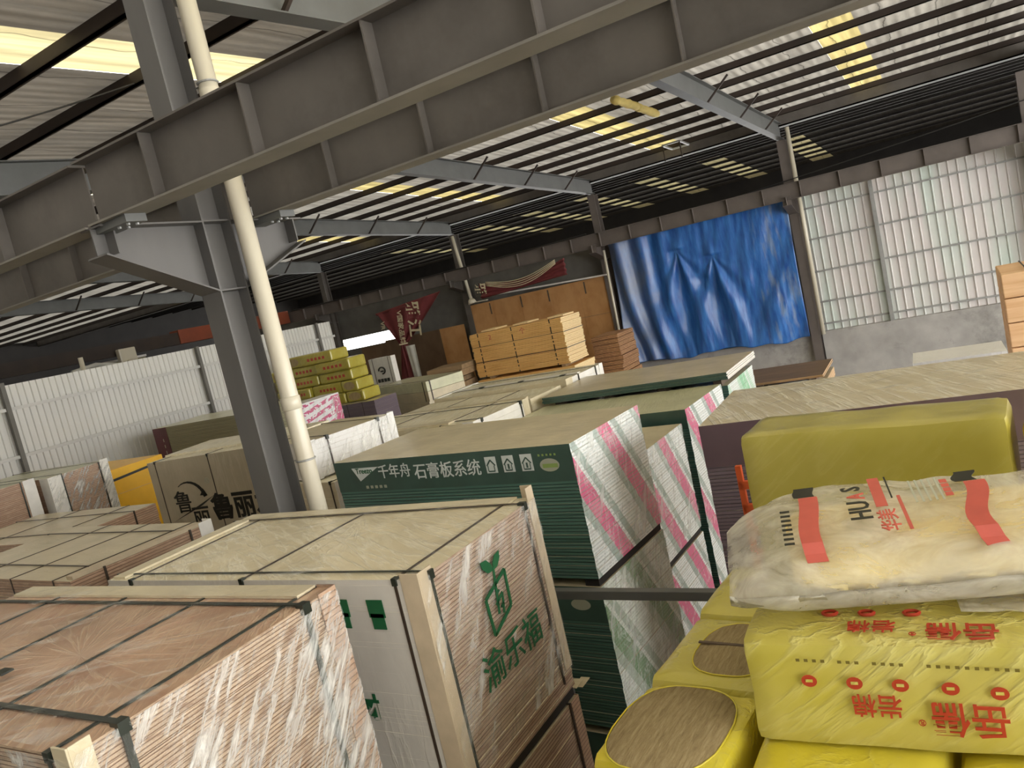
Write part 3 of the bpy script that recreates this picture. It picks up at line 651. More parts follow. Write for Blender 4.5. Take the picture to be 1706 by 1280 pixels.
# ---------------------------------------------------------------- yellow rock wool on the right
def rbox(b,x0,x1,y0,y1,z0,z1,seg=10,amp=.012,rad=.05,sc_=4,seed=0):
    """soft-cornered bale: a cube grid squeezed and wrinkled"""
    cx,cy,cz=(x0+x1)/2,(y0+y1)/2,(z0+z1)/2; hx,hy,hz=(x1-x0)/2,(y1-y0)/2,(z1-z0)/2
    def P(p):
        p=Vector(p); inner=Vector((max(-hx+rad,min(hx-rad,p.x)),max(-hy+rad,min(hy-rad,p.y)),max(-hz+rad,min(hz-rad,p.z))))
        d=p-inner
        if d.length>1e-6: p=inner+d.normalized()*min(rad,d.length) if d.length>rad else p
        q=Vector((p.x+seed,p.y,p.z))*sc_
        n=(p-Vector((0,0,0))).normalized()
        ed=min(1,max(0,(hz-abs(p.z))/.05)) if abs(p.z)>=hz-1e-4 else 1
        return Vector((cx,cy,cz))+p+n*amp*noise.noise(q)
    def seg_(h): return max(6,int(2*h/.045))
    nx,ny,nzz=seg_(hx),seg_(hy),seg_(hz)
    f=[(lambda u,v:P(((u*2-1)*hx,(v*2-1)*hy,hz)),nx,ny),(lambda u,v:P(((1-u*2)*hx,(v*2-1)*hy,-hz)),nx,ny),
       (lambda u,v:P(((u*2-1)*hx,-hy,(v*2-1)*hz)),nx,nzz),(lambda u,v:P(((1-u*2)*hx,hy,(v*2-1)*hz)),nx,nzz),
       (lambda u,v:P((hx,(u*2-1)*hy,(v*2-1)*hz)),ny,nzz),(lambda u,v:P((-hx,(1-u*2)*hy,(v*2-1)*hz)),ny,nzz)]
    for fn,a,c in f: b.grid(fn,a,c)
def bale(label,x,y,z,lx,ly,lz,m,yaw=0,amp=.012,rad=.05,seed=0,group=None):
    r=thing('rock_wool_bale',label,'insulation bale',(x,y,z),yaw,group)
    b=MB(); rbox(b,0,lx,0,ly,0,lz,amp=amp,rad=rad,seed=seed); b.build('plastic_wrap',M[m],r,smooth=True)
    return r
r=thing('pallet_base','timber base carrying the yellow rock wool bales','pallet',(1.85,-1.35,FLOOR),-4)
b=MB()
for i in range(8): b.box(0,2.4,.0+i*.36,.33+i*.36,1.59,1.64)
b.build('deck_boards',M['pallet'],r)
for xx in (.1,1.1,2.2):
    b=MB(); b.box(xx,xx+.15,0,2.85,0,1.588); b.build('bearer',M['pallet'],r)
TOP=-1.72
# standing bales whose open tops show the wool
for i,(lab,x0,lx,ow,ol) in enumerate((('standing yellow bale with big brown oval opening at the bottom picture border',2.235,.54,.44,.44),
     ('standing yellow bale with half-hidden oval opening, middle one beside the lettered bale',2.79,.60,.36,.36),
     ('standing yellow bale furthest back by the plastic bag, small torn opening',3.41,.58,.28,.26))):
    y0=.925-.035*i; r=bale(lab,x0,y0,-2.94,lx,.50,1.22,'wool_bright' if i==0 else 'wool_yellow',-5,.010,.045,i*3.1)
    b=MB(); n=40; cx,cy=lx*(.46 if i==0 else .5),(.265 if i==0 else .19 if i==1 else .25)
    def osh(k,s=1): 
        a=2*math.pi*k/n; c_,s_=math.cos(a),math.sin(a); p=.75
        return (cx+s*ow*.62*math.copysign(abs(c_)**p,c_),cy+s*ol*.5*math.copysign(abs(s_)**p,s_))
    vs=[]; fs=[]
    for j,(s_,zz) in enumerate(((1,1.222),(.97,1.230),(.6,1.238),(.25,1.242))):
        for k in range(n): vs.append(osh(k,s_)+(zz+.004*nz(k*.9,j*2.1),))
    for j in range(3):
        for k in range(n): fs.append((j*n+k,j*n+(k+1)%n,(j+1)*n+(k+1)%n,(j+1)*n+k))
    fs.append(tuple(3*n+k for k in range(n))); b.add(vs,fs); wc=b.build('wool_core',M['core'],r,smooth=True)
    b=MB(); b.tube([osh(k,1.01)+(1.226+.004*nz(k*1.3,i),) for k in range(n)],.0035,6,closed=True); b.build('torn_rim',M['wool_bright'],wc,smooth=True)
    if i: b=MB(); b.box(cx-.01,cx+.005,cy-ol*.5,cy+ol*.5,1.24,1.246); b.build('wool_seam',M['pallet_dark'],wc)
for i,(y0,ly,lab) in enumerate(((.27,.60,'smooth bright yellow bale supporting left part of the lettered bale'),(-.36,.61,'smooth bright yellow bale at the lower right corner under the lettered bale'))):
    bale(lab,1.80,y0,-2.94,1.28,ly,1.205,'wool_bright',-2,.014,.06,10+i)
bale('plain yellow bale under the big olive bale, mostly hidden by the plastic bag',3.16,-.80,-2.94,1.16,1.28,1.205,'wool_yellow',-4,.01,.05,15)
# lettered bale
r=bale('yellow bale with upside-down red lettering and red round icons on its front',2.54,-.36,-1.722,.60,1.2,.375,'wool_yellow',3.0,.012,.035,4)
UD=((0,1,0),(0,0,-1)); dk=-.014; zf=.375-1.35+1.35
def fy(y): return y+.355
zt=.375
text('lettering','岳儒',.122,'red',r,(dk,fy(.175),zt-.232),*UD,bold=.012,sx=.9); text('lettering','岩棉',.085,'red',r,(dk,fy(.435),zt-.20),*UD,bold=.008,sx=.9); text('trade_mark','®',.03,'red',r,(dk,fy(.31),zt-.255),*UD)
b=MB(); c_=MB()
for k,(y,dz) in enumerate(((.63,.125),(.49,.128),(.355,.13),(.215,.135),(.085,.145))):
    n=18; Y=fy(y); Z=zt-dz
    b.add([(dk-.001,Y+.025*math.cos(2*math.pi*q/n),Z+.022*math.sin(2*math.pi*q/n)) for q in range(n)],[tuple(range(n))])
    c_.box(dk-.003,dk-.0015,Y-.011,Y+.011,Z-.004,Z+.006)
ics=b.pieces('round_icon',M['red'],r); mks=c_.pieces('icon_mark',M['wool_yellow'],None)
for i_,m_ in zip(ics,mks): m_.parent=i_
b=MB()
for k in range(26):
    if k in (4,8,13,14): continue
    y=fy(.655-k*.026); b.box(dk-.001,dk,y-.006,y+.006,zt-.056-.0007*k,zt-.046-.0007*k)
b.pieces('small_print',M['brownprint'],r)
UT=((0,1,0),(-1,0,0))
text('lettering','岳儒',.115,'red',r,(.085,fy(.16),zt+.010),*UT,bold=.012,sx=.92); text('lettering','岩棉',.085,'red',r,(.115,fy(.425),zt+.010),*UT,bold=.008,sx=.9); text('trade_mark','®',.03,'red',r,(.06,fy(.30),zt+.010),*UT)
b=MB()
for y in (.56,.44,.30):
    b.tube([(.205+.016*math.cos(q*math.pi/8),fy(y)+.024*math.sin(q*math.pi/8),zt+.010) for q in range(16)],.006,5,closed=True)
b.pieces('round_icon',M['red'],r)
# big plain bale behind
bale('big plain olive-yellow bale standing on edge behind the plastic bag',3.72,-.07,-1.705,.42,1.16,.758,'wool_olive',-4.9,.010,.035,8)
bale('yellow bale end at the right picture border beside the big olive bale',3.66,-1.30,-1.705,.5,1.18,.713,'wool_bright',-3,.012,.05,9)
# glass wool bag
r=thing('glass_wool_bag','clear plastic bag of pale yellow glass wool with red and black print lying on bales','insulation bag',(3.02,.02,-1.19),13)
TL=.22
def bagz(x,rz,rx): return rz+TL*x
def bagf(off,rx,rz,y0,y1,wr):
    def fn(u,v):
        a=2*math.pi*u; y=y0+(y1-y0)*v; e=min(1,min(v,1-v)/(.13 if off else .06)); q=(1-(1-e)**2)
        kx=.78+.22*q; kz=(.30+.70*q) if off else (.75+.25*q)
        p=.55; c_,s_=math.cos(a),math.sin(a)
        xx=rx*kx*math.copysign(abs(c_)**p,c_); zz=rz*kz*math.copysign(abs(s_)**p,s_)
        w=noise.noise(Vector((xx*6,y*3,zz*8))); ww=noise.noise(Vector((xx*18,y*7,zz*22)))
        zt=zz+(TL*xx if zz>0 else 0)+wr*(w+.6*ww)*.5*(1 if zz>-rz*.5 else .2); xo=xx*(1+wr*(w+.5*ww)*1.2)
        if off: zt-=.035*(1-q); xo*=1+.10*max(0,-zz/rz)
        return (xo,y,max(zt,(-.135 if off else -.112)+.006*ww))
    return fn
b=MB(); b.grid(bagf(0,.23,.082,-1.0,.70,.012),56,60); b.build('glass_wool',M['batt'],r,smooth=True)
b=MB(); b.grid(bagf(1,.285,.125,-1.1,.93,.06),72,110); b.build('plastic_bag',M['bag'],r,smooth=True)
UB=((1,0,TL),(0,1,0))
def zs(x): return .152+TL*x-.02*(abs(x)>.2)
def curved(name,y0,y1,x0,x1,m,wav=.0):
    b=MB(); b.grid(lambda u,v:(x0+(x1-x0)*u, y0+(y1-y0)*v+wav*math.sin(u*5), zs(x0+(x1-x0)*u)-.02*max(0,(-(x0+(x1-x0)*u)-.2)/.05)),12,4); b.build(name,M[m],r,solid=.002)
curved('red_label',.575,.645,-.24,.12,'redbag',.010); curved('black_label',.575,.65,.125,.19,'black',.004)
curved('red_label',.02,.09,-.24,.10,'redbag',.025); curved('black_label',.02,.09,.105,.17,'black',.01)
text('lettering','HU',.105,'black',r,(-.02,.43,zs(-.02)+.006),*UB,bold=.015,sx=.85); text('lettering','A',.085,'redbag',r,(.075,.43,zs(.075)+.006),*UB,bold=.02,sx=.7); text('lettering','S',.095,'black',r,(.13,.44,zs(.13)+.006),*UB,bold=.02,sx=.7)
text('lettering','华美',.07,'redbag',r,(-.10,.345,zs(-.1)+.006),*UB,bold=.01)
curved('red_bar',.335,.375,.0,.2,'redbag'); curved('red_bar',.285,.297,-.16,.06,'redbag'); curved('black_bar',.31,.316,.05,.2,'black')
for k in range(8): curved('fine_print',.675,.71,-.18+.03*k,-.168+.03*k,'black')
for k in range(5): curved('fine_print',.235-k*.022,.242-k*.022,.0,.15,'grprint')
for k in range(4): curved('red_print',.115,.14,.02+.03*k,.042+.03*k,'redbag')
# loose printed plastic on the lettered bale
r=thing('plastic_wrapper','crumpled clear wrapper with red print lying on right top of the lettered bale','wrapper',(2.74,-.04,-1.335),8)
b=MB(); b.grid(lambda u,v:(u*.15-.03*math.sin(v*3),.20-v*.62,.004+.010*abs(nz(u*4,v*7))),14,30); b.build('clear_film',M['bag'],r,smooth=True,solid=.002)
b=MB(); b.grid(lambda u,v:(.01+u*.06+.02*v,-.02-v*.30,.012+.010*abs(nz(u*4,v*7))),6,14); b.build('red_print',M['redbag'],r,smooth=True,solid=.002)
b=MB(); b.box(.10,.125,.04,.065,.016,.019); b.build('black_print',M['black'],r)
# orange perforated panel
r=thing('perforated_panel','narrow orange perforated plastic panel between mauve pack and big olive bale','plastic panel',(4.55,.75,FLOOR),-3)
b=MB(); H_=3.28; n=22
for i in range(n):
    z0=i*H_/n; b.box(0,.03,0,.60,z0,z0+.05)
for yy in (0,.14,.28,.42,.57): b.box(0,.03,yy,yy+.035,0,H_)
b.build('lattice',M['orangemesh'],r)
# guard rail
r=thing('guard_rail','grey square steel bar crossing in front of the lower green packs','rail',(4.25,1.45,FLOOR),0)
b=MB(); b.box(-.03,.03,-.05,1.3,2.565,2.625); b.build('rail',M['steel_light'],r,bevel=.004)
for yy in (.0,1.22):
    b=MB(); b.box(-.025,.025,yy-.025,yy+.025,0,2.565); b.build('post',M['steel_light'],r)

# ---------------------------------------------------------------- steel frame
def isec(b,a,c,depth,bf,tf,tw,up=(0,0,1)):
    a=Vector(a); c=Vector(c); d=(c-a).normalized(); up=Vector(up); s=d.cross(up).normalized(); u=s.cross(d).normalized()
    for k in (-1,1): b.beam(a+u*k*(depth/2-tf/2),c+u*k*(depth/2-tf/2),bf,tf,up=tuple(u))
    b.beam(a,c,tw,depth-2*tf,up=tuple(u))
def crane_beam(label,x,y0,y1,zb,depth,bf,m,step=.86,first=.3,tf=.013,name='crane_beam',stf=True):
    r=thing(name,label,'steel beam',(x,y0,zb)); L=y1-y0
    b=MB(); b.box(-.005,.005,0,L,tf,depth-tf); b.build('web',M[m],r)
    b=MB(); b.box(-bf/2,bf/2,0,L,0,tf); b.build('bottom_flange',M['flange' if m=='steel' else m],r); b=MB(); b.box(-bf/2,bf/2,0,L,depth-tf,depth); b.build('top_flange',M[m],r)
    y=first
    while y<L-.1 and stf:
        b=MB(); b.box(-bf*.46,bf*.46,y,y+.01,tf,depth-tf); b.build('stiffener',M[m],r); y+=step
    return r
crane_beam('nearest dark grey crane beam passing in front of main column towards the upper right',3.115,-5,4.60,.995,.40,.19,'steel',.86,.32)
crane_beam('near crane beam continuing left beyond the main column bracket',3.105,4.62,16.5,.985,.40,.19,'steel',.88,1.0)
crane_beam('second dark grey crane beam passing behind the main column towards the upper right',4.38,-5,4.60,.995,.40,.16,'steel',.86,.1)
crane_beam('second crane beam continuing left behind the main column bracket',4.38,4.62,16.5,.985,.40,.16,'steel',.86,.6)
for nm,x,y in (('nearest',3.115,4.3),('second',4.38,4.3)):
    r=thing('bearing_plate',f'stiff bearing plate bolted under the end of the {nm} crane beam at main column','steel plate',(x,y,.945),-3)
    b=MB(); b.box(-.07,.07,-.05,.34,.0,.049); b.build('plate',M['steel_light'],r)
    for k in range(4):
        b=MB(); b.tube([(-.03+.06*(k%2),.0+.1*(k//2),-.012),(-.03+.06*(k%2),.0+.1*(k//2),0)],.012,6); b.build('bolt',M['rail'],r)
def column(label,x,y,dx,dy,top,m,bracket=None,name='steel_column',plates=True):
    r=thing(name,label,'steel column',(x,y,FLOOR)); h=top-FLOOR; t=.014
    b=MB(); b.box(-dx/2,-dx/2+t,-dy/2,dy/2,0,h); b.box(dx/2-t,dx/2,-dy/2,dy/2,0,h); b.box(-dx/2+t,dx/2-t,-.006,.006,0,h); b.build('h_section',M[m],r)
    if plates:
        for zz in (.49,.99):
            b=MB(); b.box(-dx/2+t,dx/2-t,-dy/2+.005,dy/2-.005,zz-FLOOR-.006,zz-FLOOR+.006); b.build('stiffener',M[m],r)
    b=MB(); b.box(-dx*.5,dx*.5,-dy*.5,dy*.5,-.0005,.02); b.build('base_plate',M[m],r)
    if bracket:
        for s,ex,tip in bracket:
            z1=.99-FLOOR; z0=.49-FLOOR; x0=s*dx/2; x1=s*ex
            w=MB(); w.prism([(x0,-.006,z1-.012),(x1,-.006,z1-.012),(x1,-.006,z1-tip),(x0,-.006,z0)],(0,.012,0)); w.build('bracket_web',M[m],r)
            w=MB(); xs=sorted((x0,x1)); w.box(xs[0],xs[1],-dy/2,dy/2,z1-.012,z1); w.build('bracket_top',M[m],r)
            w=MB(); w.beam((x0,0,z0),(x1,0,z1-tip),dy,.012); w.build('bracket_flange',M[m],r)
            for q in (x1-s*.09,):
                w=MB(); w.box(q-.006,q+.006,-dy/2,dy/2,z1-tip-(.0),z1-.012); w.build('stiffener',M[m],r)
    return r
MC=(3.928,4.605)
column('main dark grey steel column with cantilever bracket in the left foreground',MC[0],MC[1],.256,.205,2.9,'steel_col',[(-1,.90,.185),(1,.84,.185)])
def pipe(label,pts,rad,name='drain_pipe',collars=(),m='pvc',clamps=()):
    o=pts[0]; r=thing(name,label,'pipe',(o[0],o[1],pts[-1][2] if pts[-1][2]<o[2] else o[2])); oz=r.location.z
    P=[(p[0]-o[0],p[1]-o[1],p[2]-oz) for p in pts]
    b=MB(); b.tube(P,rad,20); b.build('pipe',M[m],r,smooth=True)
    for z in collars:
        b=MB(); b.tube([(P[0][0],P[0][1],z-oz-.05),(P[0][0],P[0][1],z-oz-.045),(P[0][0],P[0][1],z-oz+.045),(P[0][0],P[0][1],z-oz+.05)],[rad,rad*1.12,rad*1.12,rad],20); b.build('coupling',M[m],r,smooth=True)
    for z in clamps:
        b=MB(); b.tube([(rad*1.05*math.cos(a),rad*1.05*math.sin(a),z-oz) for a in [k*math.pi/8 for k in range(16)]],.008,6,closed=True); b.beam((0,rad,z-oz),(0,rad+.16,z-oz),.02,.006); b.build('clamp',M['rail'],r)
    return r
pipe('cream plastic drain pipe running down beside the main column',[(4.085,4.405,2.95),(4.085,4.405,FLOOR)],.067,collars=(1.86,-.42),clamps=(1.95,-.86))
XF=24.0
fcols=[(-1.83,'far grey steel column at the right picture border'),(3.95,'far steel column at right edge of the blue tarp'),(9.98,'far steel column at left edge of the blue tarp'),(15.6,'far steel column left of the brown plywood partition'),(22.3,'far dark steel column beyond the heap of yellow bales'),(28.0,'furthest dark steel column deep behind the left sheet fence')]
for y,l in fcols:
    column(l,XF,y,.30,.24,2.6,'steel_far' if y<10 else 'steel',[(-1,.95,.25)])
crane_beam('long far crane beam with stiffeners crossing above the tarp and white wall',23.2,-9,28,.88,.45,.22,'steel_far',1.02,.3)
pipe('cream drain pipe beside far column right of the blue tarp',[(23.82,3.72,2.9),(23.82,3.72,-3.1)],.062,name='drain_pipe')
pipe('thin pale pipe at left edge of the blue tarp',[(23.42,9.74,.75),(23.42,9.80,-2.9)],.04,name='drain_pipe')
r=pipe('short pale drain pipe with white funnel end left of the plywood partition',[(23.4,15.28,2.5),(23.4,15.12,.62),(23.4,15.08,.15)],.06,name='drain_pipe')
b=MB(); b.tube([(0,-.2,.05),(0,-.2,0),(0,-.22,-.12)],[.07,.12,.16],14); b.build('funnel',M['pvc'],r,smooth=True); b=MB(); b.beam((0,-.25,-.1),(0,-.85,-.12),.12,.03); b.build('spout',M['pvc'],r)
column('near row steel column standing left of view behind the sheet fence line',3.9,22.6,.256,.205,2.9,'steel_col')

# roof geometry: gable from x=4 to x=24
SL=.055; EV=3.30; RX=14.0
def roofz(x): return EV+SL*(x-4) if x<RX else EV+SL*(24-x)
r_names={-1:'overhead at far right beyond the right end column',0:'meeting far column at right edge of the blue tarp',1:'meeting far column at left edge of the blue tarp',2:'meeting far column left of the plywood partition',3:'crossing above the far yellow bale heap',4:'deep behind the left sheet fence'}
for k in range(-1,5):
    yn,yf=4.6+6*k,3.95+6*k+(-.3 if k==2 else 0)+(.3 if k==3 else 0)
    def py(x): return yn+(yf-yn)*(x-4)/20
    r=thing('roof_rafter',('grey roof rafter '+r_names[k]),'roof rafter',(4,yn,2.60))
    def loc(x,z): return Vector((x-4,py(x)-yn,z-2.60))
    D=.45; b=MB()
    isec(b,loc(4,roofz(4)-.24-D/2),loc(RX,roofz(RX)-.24-D/2),D,.2,.014,.01); isec(b,loc(RX,roofz(RX)-.24-D/2),loc(24,roofz(24)-.24-D/2),D,.2,.014,.01)
    b.build('i_section',M['steel_light'],r)
    for x in (5.2,7.4,17.1,19.6,22.0):
        z=roofz(x); b=MB(); b.beam(loc(x,z-.24-D)+Vector((0,-.02,.02)),loc(x+.02,z-.22)+Vector((0,-.55,0)),.04,.04); b.build('flange_brace',M['purlin'],r)
        
for side,xs in (('near',(4.9,6.12,7.45,8.75,10.0,11.25,12.5,13.6)),('far',(14.5,15.8,17.1,18.4,19.65,20.85,22.0,23.25))):
    for x in xs:
        b=MB(); z=roofz(x)-.085; b.box(-.03,.03,0,56,-.065,.07); b.box(-.03,.055,0,56,-.065,-.057)
        o=b.build('roof_purlin',M['purlin'],None,loc=(x,-12,z)); tag(o,f'dark brown purlin under the {side} roof slope, one of many alike','roof purlin',f'purlins of the {side} roof slope')
def roof_plane(b,x0,x1,y0,y1,m=0,lift=0):
    b.add([(x0,y0,roofz(x0)+lift),(x1,y0,roofz(x1)+lift),(x1,y1,roofz(x1)+lift),(x0,y1,roofz(x0)+lift)],[(0,1,2,3)],m)
def slope(name,label,x0,x1,strips,m1='roof',m2='skylight',ya=-12,yb=44):
    b=MB(); y=ya
    for s0,s1 in strips: roof_plane(b,x0,x1,y,s0); y=s1
    roof_plane(b,x0,x1,y,yb); o=b.build(name,M[m1],None); tag(o,label,'roof',kind='structure')
    for s0,s1 in strips:
        b=MB(); roof_plane(b,x0,x1,s0,s1,0,.004); b.build('skylight_panel',M[m2],o)
    return o
slope('ceiling','underside of white roof sheeting with yellow rooflights, slope nearer the camera',4.0,RX,[(-5.2,-4.2),(-2.6,-1.4),(.2,1.4),(3.0,4.2),(6.95,7.8),(13.0,13.8),(19,19.8),(25,25.8)],'roof_near','skylight_pale')  # the wide strips out of view are added to light the pack tops
slope('ceiling','underside of white roof sheeting with yellow rooflights, slope towards the blue tarp',RX,24.0,[(-5.2,-4.4),(1.15,1.9),(6.65,7.55),(12.9,13.7),(19,19.8),(25,25.8),(31,31.8)])
# bays before and behind
b=MB(); b.add([(-9,-12,3.7),(-6,-12,3.85),(4,-12,3.3),(4,44,3.3),(-6,44,3.85),(-9,44,3.7)],[(0,1,4,5),(1,2,3,4)]); o=b.build('ceiling',M['roof_over'],None); tag(o,'unseen roof sheeting over the camera, letting in added light','roof',kind='structure')
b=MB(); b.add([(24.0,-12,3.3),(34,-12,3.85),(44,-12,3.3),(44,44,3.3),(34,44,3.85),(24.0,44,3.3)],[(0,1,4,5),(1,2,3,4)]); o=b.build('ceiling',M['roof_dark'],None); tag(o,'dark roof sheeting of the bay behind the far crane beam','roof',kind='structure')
for y0 in (4.9,8.2,11.4,14.6,17.6,20.6,26.2):
    b=MB(); b.add([(24.4,y0,3.29),(34,y0,3.83),(34,y0+1.0,3.83),(24.4,y0+1.0,3.29)],[(0,1,2,3)]); b.add([(34,y0,3.83),(44,y0,3.29),(44,y0+1.0,3.29),(34,y0+1.0,3.83)],[(0,1,2,3)]); b.build('skylight_panel',M['skylight_pale'],o)
for i in range(12):
    x=25.4+i*1.5; z=(3.3+.055*(x-24) if x<34 else 3.3+.055*(44-x))-.14
    b=MB(); b.box(-.035,.035,0,56,0.02,.12); o=b.build('roof_purlin',M['shade_brown'],None,loc=(x,-12,z)); tag(o,'dark purlin under the dim roof behind the far crane beam, one of many alike','roof purlin','purlins of the dim rear bay')  # colour darkened to paint in the rear bay's dimness
b=MB(); b.box(-.2,.2,0.1,55.8,0,.04); b.box(-.2,-.17,0.1,55.8,0,.3); b.box(.17,.2,0.1,55.8,0,.3); o=b.build('valley_gutter',M['steel'],None,loc=(24.12,-12,2.98)); tag(o,'long grey valley gutter along the heads of the far columns','gutter')
# walls and floor
b=MB(); b.box(-18,46,-14,46,-.2,0); o=b.build('floor',M['floor'],None,loc=(0,0,FLOOR)); tag(o,'dusty concrete warehouse floor under all packs','floor',kind='structure')
def corrug(b,L,z0,z1,pitch=.22,dep=.03,rib=.05):
    x=0; pr=[]
    while x<L:
        pr+=[(x,0),(x+pitch-rib,0),(x+pitch-rib*.75,-dep),(x+pitch-rib*.25,-dep)]; x+=pitch
    pr.append((L,0)); n=len(pr)
    vs=[(p[0],p[1],z0) for p in pr]+[(p[0],p[1],z1) for p in pr]; b.add(vs,[(i,i+1,n+i+1,n+i) for i in range(n-1)])
r=thing('wall_far','white corrugated sheet wall right of the blue tarp','wall',(24.3,-9,0),90,kind='structure')
b=MB(); corrug(b,12.75,-3.06,1.0,.215,.03,.045)
for i,v in enumerate(b.v): b.v[i]=(v[0],-v[1]+0.0,v[2])
b.build('sheeting',M['whitewall'],r)
for zz in (.55,-.35,-1.3,-2.2,-2.85):
    b=MB(); b.beam((0,.07,zz),(12.75,.07,zz),.04,.05); b.build('rail',M['rail'],r)
for xx in (2.4,7.25,10.9):
    b=MB(); b.box(xx-.05,xx+.05,.10,.18,-3.06,.95); b.build('post',M['rail'],r)
b=MB(); b.box(24.1,24.32,-9,3.8,FLOOR,-3.06); b.box(24.1,24.32,4.1,9.84,FLOOR,-3.12); o=b.build('wall_base',M['concrete'],None); tag(o,'low grey concrete wall below the white sheeting and the tarp','wall',kind='structure')
b=MB(); b.box(24.28,24.33,3.75,19.5,FLOOR,1.0); b.box(24.28,24.33,19.5,28,-.28,1.0); b.box(24.28,24.33,19.5,22.5,FLOOR,-.72); b.box(24.28,24.33,22.5,28,FLOOR,-.28); o=b.build('wall_back',M['greywall'],None); tag(o,'grey sheet wall under the far crane beam behind plywood and banners','wall',kind='structure')
b=MB(); b.box(44,44.1,-12,44,.45,3.5); b.box(24.3,44,43.9,44,FLOOR,3.9); b.box(-9,24.3,43.9,44,FLOOR,3.9); b.box(24.3,44,-12.1,-12,FLOOR,3.9); o=b.build('wall_rear',M['darkwall'],None); tag(o,'dark end walls of the rear bay deep in the background','wall',kind='structure')
b=MB(); b.box(-9.1,-9,-12,44,FLOOR,3.7); o=b.build('wall_near',M['greywall'],None); tag(o,'unseen sheet wall added behind the camera to block light','wall',kind='structure')  # out of view, added to cut light from the camera side
# left sheet fence
r=thing('wall_left','pale grey corrugated sheet fence across the left background','wall',(2.0,14.15,0),5.5,kind='structure')
b=MB(); corrug(b,14.6,FLOOR,.42,.125,.022,.045); b.build('sheeting',M['fence'],r)
for zz in (-.01,-.86,-1.9):
    b=MB(); b.beam((0,-.075,zz),(14.6,-.075,zz),.07,.06); b.build('rail',M['fencerail'],r)
for xx in (2.0,5.15,9.6,13.9):
    b=MB(); b.box(xx-.04,xx+.04,-.14,-.07,FLOOR,.44 if xx!=5.15 else .47); b.build('post',M['greywall'],r)
# plywood partition
r=thing('plywood_partition','orange-brown plywood sheet partition behind the yellow pine stack','partition',(23.9,9.95,FLOOR),0)
for i in range(5):
    for j,(z0,z1) in enumerate(((0,2.42),(2.43,3.32),(3.33,4.56))):
        b=MB(); b.box(0,.018,i*1.15,i*1.15+1.145,z0,z1); o=b.build('plywood_sheet',M['ply'],r)
b=MB(); b.beam((-.15,0,4.57),(-.15,4.9,4.78),.06,.05); b.build('top_rail',M['whiteboard'],r)
b=MB()
for yy in (.9,2.3,3.4,4.7): b.box(-.01,0,yy,yy+.05,4.1,4.5)
b.pieces('cleat',M['pallet_dark'],r)
r=thing('plywood_partition','dark aged plywood sheets left of far column, behind the tied banner','partition',(23.95,16.0,FLOOR),0)
for i,(w,m) in enumerate(((1.15,'ply'),(1.5,'ply_dark'),(1.2,'ply_dark'),(1.3,'ply_dark'))):
    y0=sum((1.15,1.5,1.2,1.3)[:i]); b=MB(); b.box(0,.018,y0,y0+w-.01,0,3.95-(.1 if i>2 else 0)); b.build('plywood_sheet',M[m],r)
# blue tarp
b=MB(); ties=((7.5,.25),(6.45,-.15))
def tarpf(u,v):
    y=9.70-u*5.62; z=.95-v*4.05; d=0
    for ty,tz in ties:
        if z<tz:
            rr=math.hypot(y-ty,tz-z); th=math.atan2(y-ty,tz-z); d+=.13*math.sin(11*th+1)*math.exp(-(th/.55)**2)*min(1,rr/.7)
        else:
            d-=.10*math.exp(-((y-ty)/.18)**2)*math.exp(-((z-tz)/.3)**2)
    left=max(0,min(1,(y-7.5)/1.0)); sw=y+.35*nz(z*.5,3)+.22*v*(y-7); d+=left*.12*math.sin(sw*8.5)+.09*nz(sw*1.3,z*.3)+.045*nz(sw*3.2,z*.35)+.015*nz(sw*8,z*1.2)
    right=max(0,min(1,(6.0-y)/.9)); q=(y-4.1)+(z+3.1)*.55; d+=right*.10*math.sin(q*3.6+.6)*min(1,v*1.6)+.05*right*nz(q*3,z*.4)
    d-=.12*max(0,math.sin((y-4.2)*1.3))*v*v
    zz=z+.05*math.sin(y*2.2)*v+.06*v*nz(y*2,9)
    return (23.70+d*.8,y,zz)
b.grid(tarpf,190,120); o=b.build('blue_tarp',M['tarp'],None,smooth=True,solid=.004); tag(o,'crumpled bright blue tarpaulin hanging between the two far columns','tarpaulin')
# banners
r=thing('banner','maroon banner with pale lettering gathered and tied like a curtain','banner',(23.0,18.2,-2.4),0)
b=MB()
def ban(u,v):
    z=.72-v*3.1; ztie=-.88; yl,yr=19.15,16.1
    if z>ztie:
        k=(z-ztie)/(.72-ztie); a=18.3+(yl-18.3)*k+.06; c=18.15+(yr-18.15)*k**.9-.06
    else:
        k=min(1,(ztie-z)/1.2); a=18.36+.32*k; c=18.10-.18*k
    f=.10*math.sin(u*22)*(1-.6*min(1,abs(z-ztie)))+.03*math.sin(u*9)
    return (f,a+(c-a)*u-18.2,z+2.4+(.12*(1-u)*-1 if v<.05 else 0)-.3*(1-u)*(1-v)*.5)
b.grid(ban,60,60); b.build('cloth',M['maroon'],r,smooth=True,solid=.006)
b=MB(); b.grid(lambda u,v:(.03*math.sin(u*9)-.06,-.1-u*.42*(1-.2*v)-.06*v,1.42-v*1.25),12,16); b.build('white_lining',M['whitecloth'],r,smooth=True,solid=.006)
b=MB(); b.tube([(.16*math.cos(a)*.8,.02+.16*math.sin(a),1.52) for a in [k*math.pi/8 for k in range(16)]],.03,6,closed=True); b.build('tie_cord',M['bannertext'],r)
DN=((0,.12,-1),(0,-1,-.12))
for s,sz,y,z,bd in (('V国家品牌',.27,-.16,2.15,.015),('雅江',.66,-.80,2.35,.02),('VR',.26,.66,2.35,.015)):
    text('lettering',s,sz,'bannertext',r,(-.16,y,z),*DN,bold=bd)
r=thing('banner','maroon and striped banner bunched along the top of the plywood partition','banner',(23.3,13.0,0),0)
b=MB()
